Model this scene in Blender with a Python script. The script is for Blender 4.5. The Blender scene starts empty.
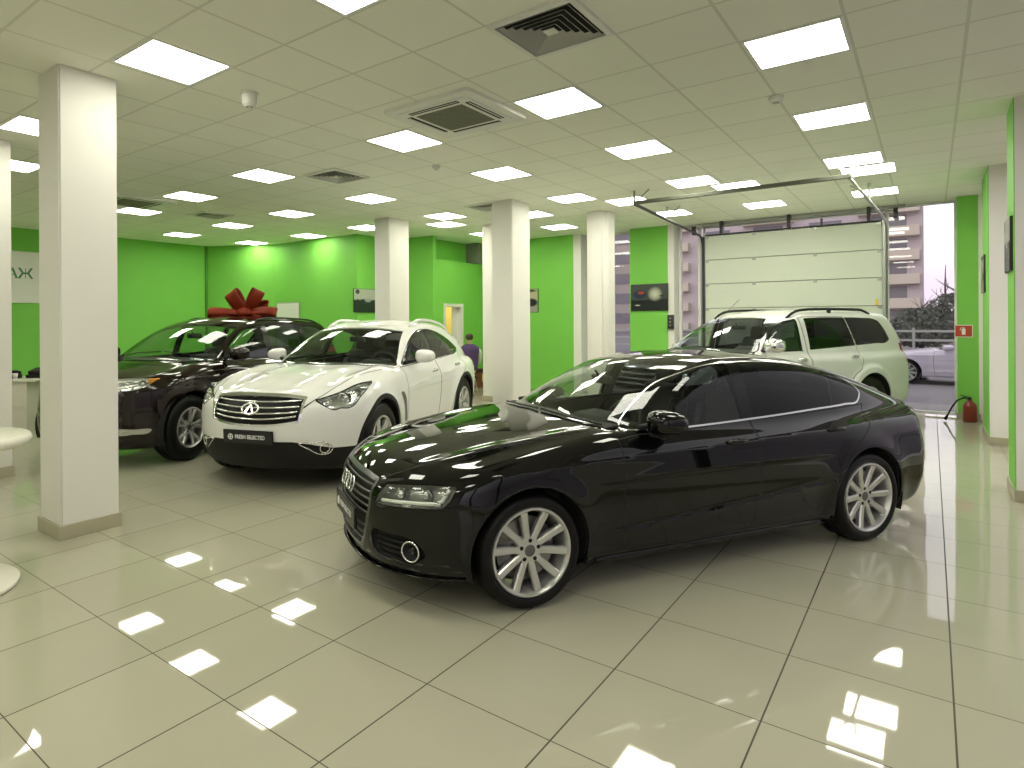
import bpy, bmesh, math, random
import numpy as np
from mathutils import Vector, Matrix, Euler
random.seed(7); np.random.seed(7)
SC = bpy.context.scene
COL = SC.collection
PI = math.pi
R = math.radians

# ---------------------------------------------------------------- materials
MATS = {}
def mat(name, color=(.8, .8, .8), rough=.5, metal=0., spec=.5, coat=0., emit=None, estr=0., ior=1.5):
    if name in MATS: return MATS[name]
    m = bpy.data.materials.new(name); m.use_nodes = True
    b = m.node_tree.nodes['Principled BSDF']
    b.inputs['Base Color'].default_value = (*color, 1); b.inputs['Roughness'].default_value = rough
    b.inputs['Metallic'].default_value = metal; b.inputs['Specular IOR Level'].default_value = spec
    b.inputs['Coat Weight'].default_value = coat; b.inputs['Coat Roughness'].default_value = .02
    b.inputs['IOR'].default_value = ior
    if emit:
        b.inputs['Emission Color'].default_value = (*emit, 1); b.inputs['Emission Strength'].default_value = estr
    MATS[name] = m; return m
def nodes(m): return m.node_tree.nodes, m.node_tree.links, m.node_tree.nodes['Principled BSDF']
def glass(name, tint, ior=1.5, rough=0.):
    if name in MATS: return MATS[name]
    m = bpy.data.materials.new(name); m.use_nodes = True; nt = m.node_tree; nt.nodes.clear()
    o = nt.nodes.new('ShaderNodeOutputMaterial'); mx = nt.nodes.new('ShaderNodeMixShader')
    t = nt.nodes.new('ShaderNodeBsdfTransparent'); g = nt.nodes.new('ShaderNodeBsdfGlossy'); geo = nt.nodes.new('ShaderNodeNewGeometry')
    t.inputs[0].default_value = (*tint, 1); g.inputs['Roughness'].default_value = rough; f0 = ((ior-1)/(ior+1))**2
    dt = nt.nodes.new('ShaderNodeVectorMath'); dt.operation = 'DOT_PRODUCT'; nt.links.new(geo.outputs['Normal'], dt.inputs[0]); nt.links.new(geo.outputs['Incoming'], dt.inputs[1])
    def mth(op, a, b=None):
        q = nt.nodes.new('ShaderNodeMath'); q.operation = op
        for i, v in enumerate((a, b)):
            if v is None: continue
            if isinstance(v, (int, float)): q.inputs[i].default_value = v
            else: nt.links.new(v, q.inputs[i])
        return q.outputs[0]
    fr = mth('ADD', mth('MULTIPLY', mth('POWER', mth('SUBTRACT', 1., mth('MINIMUM', mth('ABSOLUTE', dt.outputs['Value']), 1.)), 5.), 1 - f0), f0)
    nt.links.new(fr, mx.inputs[0]); nt.links.new(t.outputs[0], mx.inputs[1]); nt.links.new(g.outputs[0], mx.inputs[2])
    nt.links.new(mx.outputs[0], o.inputs[0]); MATS[name] = m; return m
def noisy(m, scale, amount, rough=None):
    """soft variation of the base colour (and roughness) from a noise texture in object space"""
    n, l, b = nodes(m); c = b.inputs['Base Color'].default_value[:]
    tc = n.new('ShaderNodeTexCoord'); t = n.new('ShaderNodeTexNoise'); t.inputs['Scale'].default_value = scale
    mp = n.new('ShaderNodeMix'); mp.data_type = 'RGBA'
    mp.inputs[6].default_value = tuple(v*(1-amount) for v in c[:3]) + (1,); mp.inputs[7].default_value = tuple(min(1, v*(1+amount)) for v in c[:3]) + (1,)
    l.new(tc.outputs['Object'], t.inputs['Vector']); l.new(t.outputs[0], mp.inputs[0]); l.new(mp.outputs[2], b.inputs['Base Color'])
    return m

# ---------------------------------------------------------------- objects
def tag(o, label=None, cat=None, group=None, kind=None):
    if label: o['label'] = label
    if cat: o['category'] = cat
    if group: o['group'] = group
    if kind: o['kind'] = kind
    return o
def empty(name, loc=(0, 0, 0), rz=0., parent=None, rot=None, s=1.):
    o = bpy.data.objects.new(name, None); COL.objects.link(o)
    o.location = loc; o.rotation_euler = rot or (0, 0, rz); o.scale = (s, s, s); o.empty_display_size = .2
    if parent: o.parent = parent
    return o
def obj(name, bm, m=None, parent=None, loc=(0, 0, 0), rot=(0, 0, 0), smooth=False, angle=None):
    me = bpy.data.meshes.new(name); bm.to_mesh(me); bm.free()
    return link(name, me, m, parent, loc, rot, smooth, angle)
def link(name, me, m=None, parent=None, loc=(0, 0, 0), rot=(0, 0, 0), smooth=False, angle=None):
    if m: me.materials.append(m)
    if smooth or angle:
        me.polygons.foreach_set('use_smooth', [True]*len(me.polygons))
        if angle: me.set_sharp_from_angle(angle=R(angle))
    o = bpy.data.objects.new(name, me); COL.objects.link(o); o.location = loc; o.rotation_euler = rot
    if parent: o.parent = parent
    return o
def NB(): return bmesh.new()
def box(bm, lo, hi, bev=0., seg=2):
    c = [(lo[i] + hi[i])/2 for i in range(3)]; s = [max(abs(hi[i] - lo[i]), 1e-5) for i in range(3)]
    r = bmesh.ops.create_cube(bm, size=1.0, matrix=Matrix.Translation(c) @ Matrix.Diagonal((*s, 1)))
    if bev > 0:
        es = list({e for v in r['verts'] for e in v.link_edges})
        bmesh.ops.bevel(bm, geom=es, offset=min(bev, min(s)*.49), segments=seg, affect='EDGES', profile=.5)
    return r['verts']
def obox(bm, c, s, rot=(0, 0, 0), bev=0., seg=2):
    """box of size s centred on c and rotated"""
    b2 = NB(); box(b2, (-s[0]/2, -s[1]/2, -s[2]/2), (s[0]/2, s[1]/2, s[2]/2), bev, seg)
    bmesh.ops.transform(b2, matrix=Matrix.Translation(c) @ Euler(rot).to_matrix().to_4x4(), verts=b2.verts)
    merge(bm, b2)
def merge(bm, b2):
    me = bpy.data.meshes.new('tmp'); b2.to_mesh(me); b2.free(); bm.from_mesh(me); bpy.data.meshes.remove(me)
def tube(bm, pts, r, n=8, closed=False, caps=True, ry=None):
    """round (or oval) tube along points; r may be a list"""
    P = [Vector(p) for p in pts]; N = len(P); rings = []
    rr = r if isinstance(r, (list, tuple)) else [r]*N
    up = None
    for i in range(N):
        if closed: t = (P[(i+1) % N] - P[i-1])
        else: t = (P[min(i+1, N-1)] - P[max(i-1, 0)])
        t.normalize()
        if up is None:
            up = Vector((0, 0, 1)) if abs(t.z) < .9 else Vector((1, 0, 0))
        a = t.cross(up); a.normalize(); b = a.cross(t); b.normalize(); up = b
        rings.append([bm.verts.new(P[i] + a*math.cos(2*PI*k/n)*rr[i] + b*math.sin(2*PI*k/n)*(ry or rr[i])) for k in range(n)])
    for i in range(N if closed else N-1):
        A, B = rings[i], rings[(i+1) % N]
        for k in range(n): bm.faces.new((A[k], A[(k+1) % n], B[(k+1) % n], B[k]))
    if caps and not closed:
        bm.faces.new(rings[0][::-1]); bm.faces.new(rings[-1])
    return bm
def lathe(bm, prof, n=48, axis='z', c=(0, 0, 0), a0=0., a1=2*PI):
    """profile of (radius, height) turned about an axis"""
    full = abs(a1 - a0 - 2*PI) < 1e-6; m = n if full else n+1; rings = []
    for k in range(m):
        a = a0 + (a1 - a0)*k/n; ca, sa = math.cos(a), math.sin(a); ring = []
        for r, hgt in prof:
            p = {'z': (r*ca, r*sa, hgt), 'y': (r*ca, hgt, -r*sa), 'x': (hgt, r*ca, r*sa)}[axis]
            ring.append(bm.verts.new((p[0]+c[0], p[1]+c[1], p[2]+c[2])))
        rings.append(ring)
    for k in range(n):
        A, B = rings[k], rings[(k+1) % m]
        for i in range(len(prof)-1):
            bm.faces.new((A[i], B[i], B[i+1], A[i+1]))
    bmesh.ops.remove_doubles(bm, verts=[v for r in rings for v in r], dist=1e-5)
    return bm
def prism(bm, poly, lo, hi, axis='z'):
    """closed polygon extruded from lo to hi along an axis"""
    def at(p, h): return {'z': (p[0], p[1], h), 'y': (p[0], h, p[1]), 'x': (h, p[0], p[1])}[axis]
    A = [bm.verts.new(at(p, lo)) for p in poly]; B = [bm.verts.new(at(p, hi)) for p in poly]; n = len(poly)
    bm.faces.new(A[::-1]); bm.faces.new(B)
    for i in range(n): bm.faces.new((A[i], A[(i+1) % n], B[(i+1) % n], B[i]))
    bmesh.ops.recalc_face_normals(bm, faces=bm.faces)
    return bm
def ball(bm, c, r, u=16, v=10):
    s = r if isinstance(r, (tuple, list)) else (r, r, r)
    return bmesh.ops.create_uvsphere(bm, u_segments=u, v_segments=v, radius=1, matrix=Matrix.Translation(c) @ Matrix.Diagonal((*s, 1)))['verts']
def ring_pts(c, r, n=32, axis='x', rx=None):
    out = []
    for k in range(n):
        a = 2*PI*k/n; p, q = (rx or r)*math.cos(a), r*math.sin(a)
        out.append({'x': (c[0], c[1]+p, c[2]+q), 'y': (c[0]+p, c[1], c[2]+q), 'z': (c[0]+p, c[1]+q, c[2])}[axis])
    return out
def text(name, body, size, m, parent=None, loc=(0, 0, 0), rot=(0, 0, 0), depth=.001, align='CENTER', bold=0., sx=1.):
    cu = bpy.data.curves.new(name, 'FONT'); cu.body = body; cu.size = size; cu.extrude = depth; cu.align_x = align; cu.align_y = 'CENTER'; cu.offset = bold
    o = bpy.data.objects.new(name, cu); COL.objects.link(o)
    bpy.context.view_layer.update()
    me = bpy.data.meshes.new_from_object(o.evaluated_get(bpy.context.evaluated_depsgraph_get()))
    bpy.data.objects.remove(o); bpy.data.curves.remove(cu)
    me.transform(Matrix.Diagonal((sx, 1, 1, 1)))
    return link(name, me, m, parent, loc, rot)
def copy_tree(o, parent=None):
    c = o.copy(); COL.objects.link(c)
    if parent: c.parent = parent
    for ch in list(o.children): copy_tree(ch, c)
    return c
# ---------------------------------------------------------------- room
H = 3.459
def grid_material(name, tile, off, base, line, lw, rough, spec=.5, vary=.04, bump=0., lwy=None, coat=0., tilt=0.):
    m = mat(name, base, rough, 0, spec, coat); n, l, b = nodes(m)
    tc = n.new('ShaderNodeNewGeometry'); sp = n.new('ShaderNodeSeparateXYZ'); l.new(tc.outputs['Position'], sp.inputs[0])
    def mth(op, a, bb=None, c=None):
        q = n.new('ShaderNodeMath'); q.operation = op
        for i, v in enumerate((a, bb, c)):
            if v is None: continue
            if isinstance(v, (int, float)): q.inputs[i].default_value = v
            else: l.new(v, q.inputs[i])
        return q.outputs[0]
    ds = []; cells = []
    for k, ax in enumerate('XY'):
        u = mth('DIVIDE', mth('SUBTRACT', sp.outputs[ax], off[k]), tile[k])
        fl = mth('FLOOR', u); cells.append(fl); fr = mth('SUBTRACT', u, fl)
        d = mth('MULTIPLY', mth('MINIMUM', fr, mth('SUBTRACT', 1., fr)), tile[k])
        ds.append(mth('LESS_THAN', d, lw if k == 0 else (lwy or lw)))
    ln = mth('MAXIMUM', ds[0], ds[1])
    cb = n.new('ShaderNodeCombineXYZ'); l.new(cells[0], cb.inputs[0]); l.new(cells[1], cb.inputs[1])
    wn = n.new('ShaderNodeTexWhiteNoise'); wn.noise_dimensions = '3D'; l.new(cb.outputs[0], wn.inputs['Vector'])
    ns = n.new('ShaderNodeTexNoise'); ns.inputs['Scale'].default_value = 3.; ns.inputs['Detail'].default_value = 4; l.new(tc.outputs['Position'], ns.inputs['Vector'])
    v = mth('ADD', mth('MULTIPLY', mth('SUBTRACT', wn.outputs['Value'], .5), vary), mth('MULTIPLY', mth('SUBTRACT', ns.outputs[0], .5), vary))
    hs = n.new('ShaderNodeHueSaturation'); hs.inputs['Color'].default_value = (*base, 1); l.new(mth('ADD', 1., v), hs.inputs['Value'])
    mx = n.new('ShaderNodeMix'); mx.data_type = 'RGBA'; l.new(ln, mx.inputs[0]); l.new(hs.outputs[0], mx.inputs[6]); mx.inputs[7].default_value = (*line, 1)
    l.new(mx.outputs[2], b.inputs['Base Color'])
    l.new(mth('ADD', rough, mth('MULTIPLY', ln, .5)), b.inputs['Roughness'])
    if tilt:
        wc = n.new('ShaderNodeTexWhiteNoise'); wc.noise_dimensions = '3D'; l.new(cb.outputs[0], wc.inputs['Vector'])
        v1 = n.new('ShaderNodeVectorMath'); v1.operation = 'SUBTRACT'; l.new(wc.outputs['Color'], v1.inputs[0]); v1.inputs[1].default_value = (.5, .5, .5)
        v2 = n.new('ShaderNodeVectorMath'); v2.operation = 'MULTIPLY'; l.new(v1.outputs[0], v2.inputs[0]); v2.inputs[1].default_value = (tilt, tilt, 0)
        v3 = n.new('ShaderNodeVectorMath'); v3.operation = 'ADD'; l.new(tc.outputs['Normal'], v3.inputs[0]); l.new(v2.outputs[0], v3.inputs[1])
        v4 = n.new('ShaderNodeVectorMath'); v4.operation = 'NORMALIZE'; l.new(v3.outputs[0], v4.inputs[0]); l.new(v4.outputs[0], b.inputs['Normal'])
    if bump:
        bp = n.new('ShaderNodeBump'); bp.inputs['Strength'].default_value = bump; bp.inputs['Distance'].default_value = .004
        l.new(mth('SUBTRACT', 1., ln), bp.inputs['Height']); l.new(bp.outputs[0], b.inputs['Normal'])
    return m
M_FLOOR = grid_material('polished_stone_tile', (.6, .6), (-1.133, 2.055), (.415, .40, .305), (.045, .04, .02), .0034, .03, .42, .05, 0, .0024, tilt=.007)
M_CEIL = grid_material('mineral_ceiling_tile', (.61, .63), (-1.025, 4.535), (.90, .905, .79), (.72, .725, .62), .010, .85, .2, .03, .3)
M_WALLGREEN = noisy(mat('green_wall_paint', (.20, .55, .085), .55, 0, .3), 2.0, .05)
M_WALLWHITE = noisy(mat('white_wall_paint', (.76, .745, .69), .55, 0, .3), 2.0, .03)
M_SKIRT = mat('stone_skirting', (.42, .39, .28), .25)
M_GREYPANEL = mat('grey_vent_panel', (.24, .25, .20), .6)
M_FRAMEWHITE = mat('white_frame_paint', (.76, .75, .70), .4)
M_FRAMEGREY = mat('grey_aluminium', (.42, .42, .39), .35, .6)
M_WINGLASS = glass('window_glass', (.86, .86, .88), 1.45)
M_DOORPANEL = noisy(mat('sectional_door_steel', (.60, .64, .54), .45), 40, .02)
M_STEEL = mat('galvanised_steel', (.40, .41, .38), .38, .8)
M_DARKSTEEL = mat('dark_steel', (.05, .05, .048), .45, .6)
M_LIGHT = mat('light_diffuser', (.9, .9, .9), .5, emit=(1., .985, .84), estr=12.5)
M_LAMPFRAME = mat('white_lamp_frame', (.85, .85, .82), .5)
M_WHITEPLASTIC = mat('white_plastic', (.80, .80, .74), .45)
M_DUCTSHADE = mat('duct_shade_black', (.012, .012, .010), .9)  # near-black colour for the shade inside vents and outlet slots

def wall(name, lo, hi, m, bev=0.):
    b = NB(); box(b, lo, hi, bev); return tag(obj(name, b, m), kind='structure')
YB = -5.0; XR = .90
# floor and ceiling
b = NB(); box(b, (-15.5, YB-.3, -.12), (1.6, 12.86, 0)); tag(obj('floor', b, M_FLOOR), kind='structure')
b = NB(); box(b, (-15.5, YB-.3, H), (1.6, 13.1, H+.12)); tag(obj('ceiling', b, M_CEIL), kind='structure')
# walls: outline on the left, traced corner by corner
def wall_run(name, pts, m, z0=0., z1=H+.02, t=.12):
    b = NB()
    P = [Vector((*p, 0)) for p in pts]; n = len(P); off = []
    for i in range(n):
        d = (P[min(i+1, n-1)] - P[max(i-1, 0)]).normalized()
        d0 = (P[i] - P[i-1]).normalized() if i else d; d1 = (P[i+1] - P[i]).normalized() if i < n-1 else d0
        if i == 0: d0 = d1
        n0 = Vector((-d0.y, d0.x, 0)); n1 = Vector((-d1.y, d1.x, 0)); q = (n0 + n1); q /= max(.3, q.length_squared/2)
        off.append(P[i] + q*t)
    prism(b, [(p.x, p.y) for p in P] + [(p.x, p.y) for p in reversed(off)], z0, z1)
    return tag(obj(name, b, m), kind='structure')
wall_run('wall_left', [(-14.2, 8.45), (-14.2, YB)][::-1], M_WALLGREEN, t=.12)
wall_run('wall_left_corner', [(-14.2, 8.452), (-12.6, 9.3), (-9.75, 9.3), (-9.75, 10.5), (-8.65, 10.55)], M_WALLGREEN, t=.12)
b = NB(); box(b, (-14.215, 8.40, 0), (-14.17, 8.46, H)); tag(obj('trim_1', b, mat('dark_green_joint', (.05, .22, .015), .6)), kind='structure')
# low partition with the doorway, set back bulkhead above
DX, DY0, DY1, DZ = -8.65, 10.90, 11.62, 1.97
b = NB()
box(b, (DX-.12, 10.55, 0), (DX, DY0, 2.90)); box(b, (DX-.12, DY1, 0), (DX, 12.47, 2.90)); box(b, (DX-.12, DY0, DZ), (DX, DY1, 2.90)); box(b, (DX-.7, 10.62, 2.90), (DX, 12.47, 2.94))
tag(obj('wall_partition', b, M_WALLGREEN), kind='structure')
wall('wall_bulkhead', (-9.12, 10.6, 2.94), (-9.0, 12.25, H+.01), M_WALLGREEN)
wall('wall_vent_panel', (-9.06, 12.25, 2.94), (-8.62, 12.47, H+.01), M_GREYPANEL)
wall('wall_back', (-8.66, 12.45, 0), (-6.22, 12.95, H+.01), M_WALLGREEN)
wall('wall_back_jamb', (-6.22, 12.46, 0), (-6.04, 12.95, H+.01), M_WALLWHITE)
wall('wall_back_pier', (-4.93, 12.45, 0), (-4.15, 12.95, H+.01), M_WALLGREEN)
wall('wall_back_pier_jamb', (-4.15, 12.46, 0), (-4.03, 12.95, H+.01), M_WALLWHITE)
wall('wall_back_corner', (.33, 12.45, 0), (.58, 12.95, H+.01), M_WALLGREEN)
wall('wall_back_corner_end', (.58, 12.45, 0), (1.2, 12.95, H+.01), M_WALLWHITE)
wall('wall_right', (XR, 10.15, 0), (XR+.2, 12.46, H+.01), M_WALLWHITE)
b = NB(); box(b, (XR, YB, 3.2), (XR+.2, 10.15, H+.01)); box(b, (XR, YB, 0), (XR+.2, 10.15, .35)); tag(obj('wall_right_band', b, M_WALLWHITE), kind='structure')
for i, (y0, y1) in enumerate(((10.15, 11.2), (7.15, 7.72))):
    wall('wall_pier', (.572, y0, 0), (XR+.02, y1, H+.005), M_WALLWHITE)
    wall('wall_pier_face', (.565, y0+.002, .0), (.575, y1, H+.004), M_WALLGREEN)
    b = NB(); box(b, (.555, y0-.012, 0), (XR, y1+.012, .10), .003); tag(obj('baseboard_right', b, M_SKIRT), kind='structure')
wall('wall_rear', (-15.5, YB-.2, 0), (1.6, YB, H+.01), M_WALLWHITE)
b = NB(); box(b, (.31, 12.435, 0), (.60, 12.455, .10), .003); tag(obj('baseboard_back', b, M_SKIRT), kind='structure')
b = NB(); box(b, (XR-.015, YB, 0), (XR+.001, 12.45, .10), .003); tag(obj('baseboard_right', b, M_SKIRT), kind='structure')
for y in (4.4, 1.6, -1.2, -4.0):
    b = NB(); box(b, (XR, y-.05, .35), (XR+.16, y+.05, 3.2), .004); tag(obj('window_mullion', b, M_DARKSTEEL), kind='structure')
# columns
def column(x0, x1, y0, y1, bev=.012, skirt=True, seg=2):
    b = NB(); box(b, (x0, y0, 0), (x1, y1, H+.005))
    es = [e for e in b.edges if abs((e.verts[0].co - e.verts[1].co).z) > 1]
    bmesh.ops.bevel(b, geom=es, offset=bev, segments=seg, affect='EDGES')
    c = tag(obj('column', b, M_WALLWHITE, angle=40), kind='structure')
    if skirt:
        b = NB(); box(b, (x0-.014, y0-.014, 0), (x1+.014, y1+.014, .105), .004); tag(obj('baseboard_column', b, M_SKIRT), kind='structure')
column(-5.375, -4.985, 1.81, 2.22)
column(-7.94, -7.50, 1.86, 2.28)
column(-8.10, -7.73, 8.17, 8.72); column(-5.50, -5.12, 8.17, 8.72)
column(-4.78, -4.38, 10.02, 10.46, .09, True, 5)
column(-6.97, -6.60, 10.02, 10.40)
column(-7.88, -7.44, -2.2, -1.75)
# windows in the back wall
def window(n, x0, x1, y, mull=(), rails=(), fw=.05, z0=.03, z1=H):
    b = NB()
    for x in (x0, x1-fw): box(b, (x, y-.04, z0), (x+fw, y+.04, z1), .004)
    for z in (z0, z1-fw): box(b, (x0+fw, y-.04, z), (x1-fw, y+.04, z+fw), .004)
    for x in mull: box(b, (x-.025, y-.035, z0+fw), (x+.025, y+.035, z1-fw), .004)
    for z in rails: box(b, (x0+fw, y-.035, z-.025), (x1-fw, y+.035, z+.025), .004)
    w = tag(obj('window_%d' % n, b, M_FRAMEWHITE), kind='structure')
    b = NB(); box(b, (x0+fw*.5, y-.006, z0+fw*.5), (x1-fw*.5, y+.006, z1-fw*.5)); tag(obj('window_glass', b, M_WINGLASS, w), kind='structure')
    return w
window(1, -6.04, -4.93, 12.80, mull=(-5.92,))
window(2, -4.03, -3.60, 12.80)
window(3, -.58, .33, 12.80, fw=.03)
window(4, -3.60, -.58, 12.98, fw=.03)
# overhead door: sections, hinges, tracks
door = empty('garage_door', (-2.07, 12.72, 0)); tag(door, 'white sectional overhead garage door with horizontal panels in the back wall', 'garage door')
b = NB(); box(b, (-1.43, .030, .02), (1.43, .035, 3.2)); obj('door_gap_backing', b, M_DARKSTEEL, door)  # dark sheet added behind the sections so their gaps look shaded
zs = [.012, .40, .87, 1.33, 1.79, 2.265, 2.735, 3.205]
for a, c in zip(zs[:-1], zs[1:]):
    b = NB(); box(b, (-3.50, 12.70, a+.005), (-.64, 12.75, c-.005), .008)
    for v in b.verts: v.co -= Vector((-2.07, 12.72, 0))
    p = obj('door_section', b, M_DOORPANEL, door)
    b = NB()
    for x in (-3.46, -2.62, -1.62, -.68): box(b, (x-.03-(-2.07), -.030, c-.05), (x+.03+2.07, -.018, c+.0), .003)
    obj('hinge', b, M_STEEL, p)
b = NB(); box(b, (-1.43, -.03, 3.205), (1.43, .02, 3.235), .004); obj('top_seal', b, M_DARKSTEEL, door)
b = NB(); box(b, (1.33, -.022, 1.80), (1.37, -.019, 1.90)); obj('warning_label', b, mat('yellow_sticker', (.75, .55, .05), .5), door)
track = empty('door_track', (-2.07, 12.6, 0)); tag(track, 'galvanised steel overhead track running from the garage door along the ceiling', 'track')
for s, x in ((-1, -1.49), (1, 1.49)):
    b = NB()
    tube(b, [(x, .16, 0), (x, .16, 2.95), (x, .13, 3.08), (x*.995, .05, 3.17), (x*.99, -.10, 3.21), (x*.98, -.6, 3.22), (x*.88, -3.85, 3.25)], .026, 8, ry=.016)
    box(b, (x-.035*s-.02, .08, 0), (x-.035*s+.02, .10, 3.2)); t = obj('side_rail', b, M_STEEL if s > 0 else M_DARKSTEEL, track)  # right rail in a lighter steel tone standing in for light on it
    for y in (-3.8, -2.2):
        b = NB()
        xx = x; x = xx*(.90 if y < -3 else .94); box(b, (x-.015, y-.004, 3.25), (x+.015, y+.004, H)); tube(b, [(x, y, 3.27), (x+.22*-s, y, H-.005)], .010, 6); x = xx
        obj('hanger', b, M_STEEL, t)
b = NB(); box(b, (-1.33, -3.88, 3.245), (1.33, -3.83, 3.295), .004); obj('cross_bar', b, mat('dull_steel', (.12, .125, .095), .6, .2), track)
b = NB(); tube(b, [(-1.6, .03, 3.36), (1.6, .03, 3.36)], .016, 10); box(b, (-1.55, .08, 3.395), (1.75, .11, H)); sh_ = obj('torsion_shaft', b, M_STEEL, track)
for x in (-1.1, .05, 1.25):
    b = NB(); box(b, (x-.028, -.03, 3.22), (x+.028, .10, H), .004); obj('bearing_bracket', b, M_DARKSTEEL, sh_)
for x in (-1.62, 1.62):
    b = NB(); lathe(b, [(0, -.03), (.055, -.03), (.06, -.02), (.045, -.01), (.045, .01), (.06, .02), (.055, .03), (0, .03)], 20, 'x', c=(x, .03, 3.36)); box(b, (x-.03, .0, 3.24), (x+.03, .09, 3.33), .004); obj('cable_drum', b, M_DARKSTEEL, sh_)

# ceiling lights
LIGHTS = [(-4.35, 2.33), (-2.55, 2.33), (-.72, 2.33), (-6.79, 2.33), (-8.62, 2.6),
          (-6.79, 4.85), (-4.35, 4.85), (-2.55, 4.85), (-.72, 4.85), (-8.75, 4.95), (-10.6, 5.05),
          (-6.79, 6.78), (-4.35, 6.70), (-2.55, 6.72), (-.72, 6.78), (-8.8, 6.85), (-10.75, 6.95), (-12.7, 6.98),
          (-6.9, 8.76), (-4.38, 8.73), (-2.57, 8.75), (-.72, 8.78), (-8.95, 8.82), (-10.78, 8.84), (-12.75, 8.75),
          (-7.47, 9.52), (-5.60, 9.62), (-3.78, 9.52), (-2.16, 9.44), (-.62, 9.47),
          (-7.6, 11.12), (-5.92, 11.25), (-3.62, 11.1), (-2.15, 11.23), (-.65, 11.2),
          (-.72, -.2), (-2.55, -.2), (-4.35, -.2), (-6.79, -.2), (-.72, -2.7), (-2.55, -2.7), (-4.35, -2.7), (-6.79, -2.7), (-9.2, -2.7), (-9.2, 0), (-12., 2.5), (-12., 0)]
ORD = ['first', 'second', 'third', 'fourth', 'fifth', 'sixth', 'seventh', 'eighth']
def light_label(i):
    x, y = LIGHTS[i]
    if y < 1 or (x < -11.5 and y < 3): return 'square flush ceiling light panel behind the viewpoint or hidden by the left columns'
    rows = [2.4, 4.9, 6.85, 8.78, 9.52, 11.2]; k = min(range(6), key=lambda q: abs(rows[q] - y))
    mates = sorted(p[0] for p in LIGHTS if p[1] > 1 and not (p[0] < -11.5 and p[1] < 3) and min(range(6), key=lambda q: abs(rows[q] - p[1])) == k)
    return 'square ceiling light panel, %s from the left in the %s row from the front' % (ORD[mates.index(x)], ORD[k])
proto = empty('ceiling_light', (0, 0, H))
b = NB(); w, d = .298, .305
for lo, hi in (((-w, -d, -.006), (-w+.024, d, .02)), ((w-.024, -d, -.006), (w, d, .02)), ((-w+.024, -d, -.006), (w-.024, -d+.026, .02)), ((-w+.024, d-.026, -.006), (w-.024, d, .02))): box(b, lo, hi, .002)
obj('lamp_frame', b, M_LAMPFRAME, proto)
b = NB(); box(b, (-w+.024, -d+.026, -.003), (w-.024, d-.026, .01)); obj('diffuser', b, M_LIGHT, proto)
for i, (x, y) in enumerate(LIGHTS):
    o = proto if i == 0 else copy_tree(proto)
    o.location = (x, y, H)
    tag(o, light_label(i), 'ceiling light', 'flush ceiling light panels')
# ---------------------------------------------------------------- car body engine (implicit surface -> panels)
def pch(xs, ys):
    xs = np.array(xs, float); ys = np.array(ys, float)
    if xs[0] > xs[-1]: xs, ys = xs[::-1], ys[::-1]
    h = np.diff(xs); d = np.diff(ys) / h
    m = np.zeros(len(xs)); m[0] = d[0]; m[-1] = d[-1]
    for i in range(1, len(xs) - 1):
        if d[i-1] * d[i] > 0:
            w1 = 2*h[i] + h[i-1]; w2 = h[i] + 2*h[i-1]
            m[i] = (w1 + w2) / (w1/d[i-1] + w2/d[i])
    def f(x):
        x = np.asarray(x, float)
        xc = np.clip(x, xs[0], xs[-1])
        i = np.clip(np.searchsorted(xs, xc) - 1, 0, len(h) - 1)
        t = (xc - xs[i]) / h[i]; t2 = t*t; t3 = t2*t
        r = (2*t3 - 3*t2 + 1)*ys[i] + (t3 - 2*t2 + t)*h[i]*m[i] + (3*t2 - 2*t3)*ys[i+1] + (t3 - t2)*h[i]*m[i+1]
        return r + np.where(x < xs[0], (x - xs[0])*m[0], 0) + np.where(x > xs[-1], (x - xs[-1])*m[-1], 0)
    return f

def smax(a, b, k):
    h = np.clip(.5 + .5*(a - b)/k, 0, 1)
    return b*(1 - h) + a*h + k*h*(1 - h)
def smin(a, b, k): return -smax(-a, -b, k)
def bump(x, c, w): return np.exp(-((x - c)/w)**2)

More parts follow.
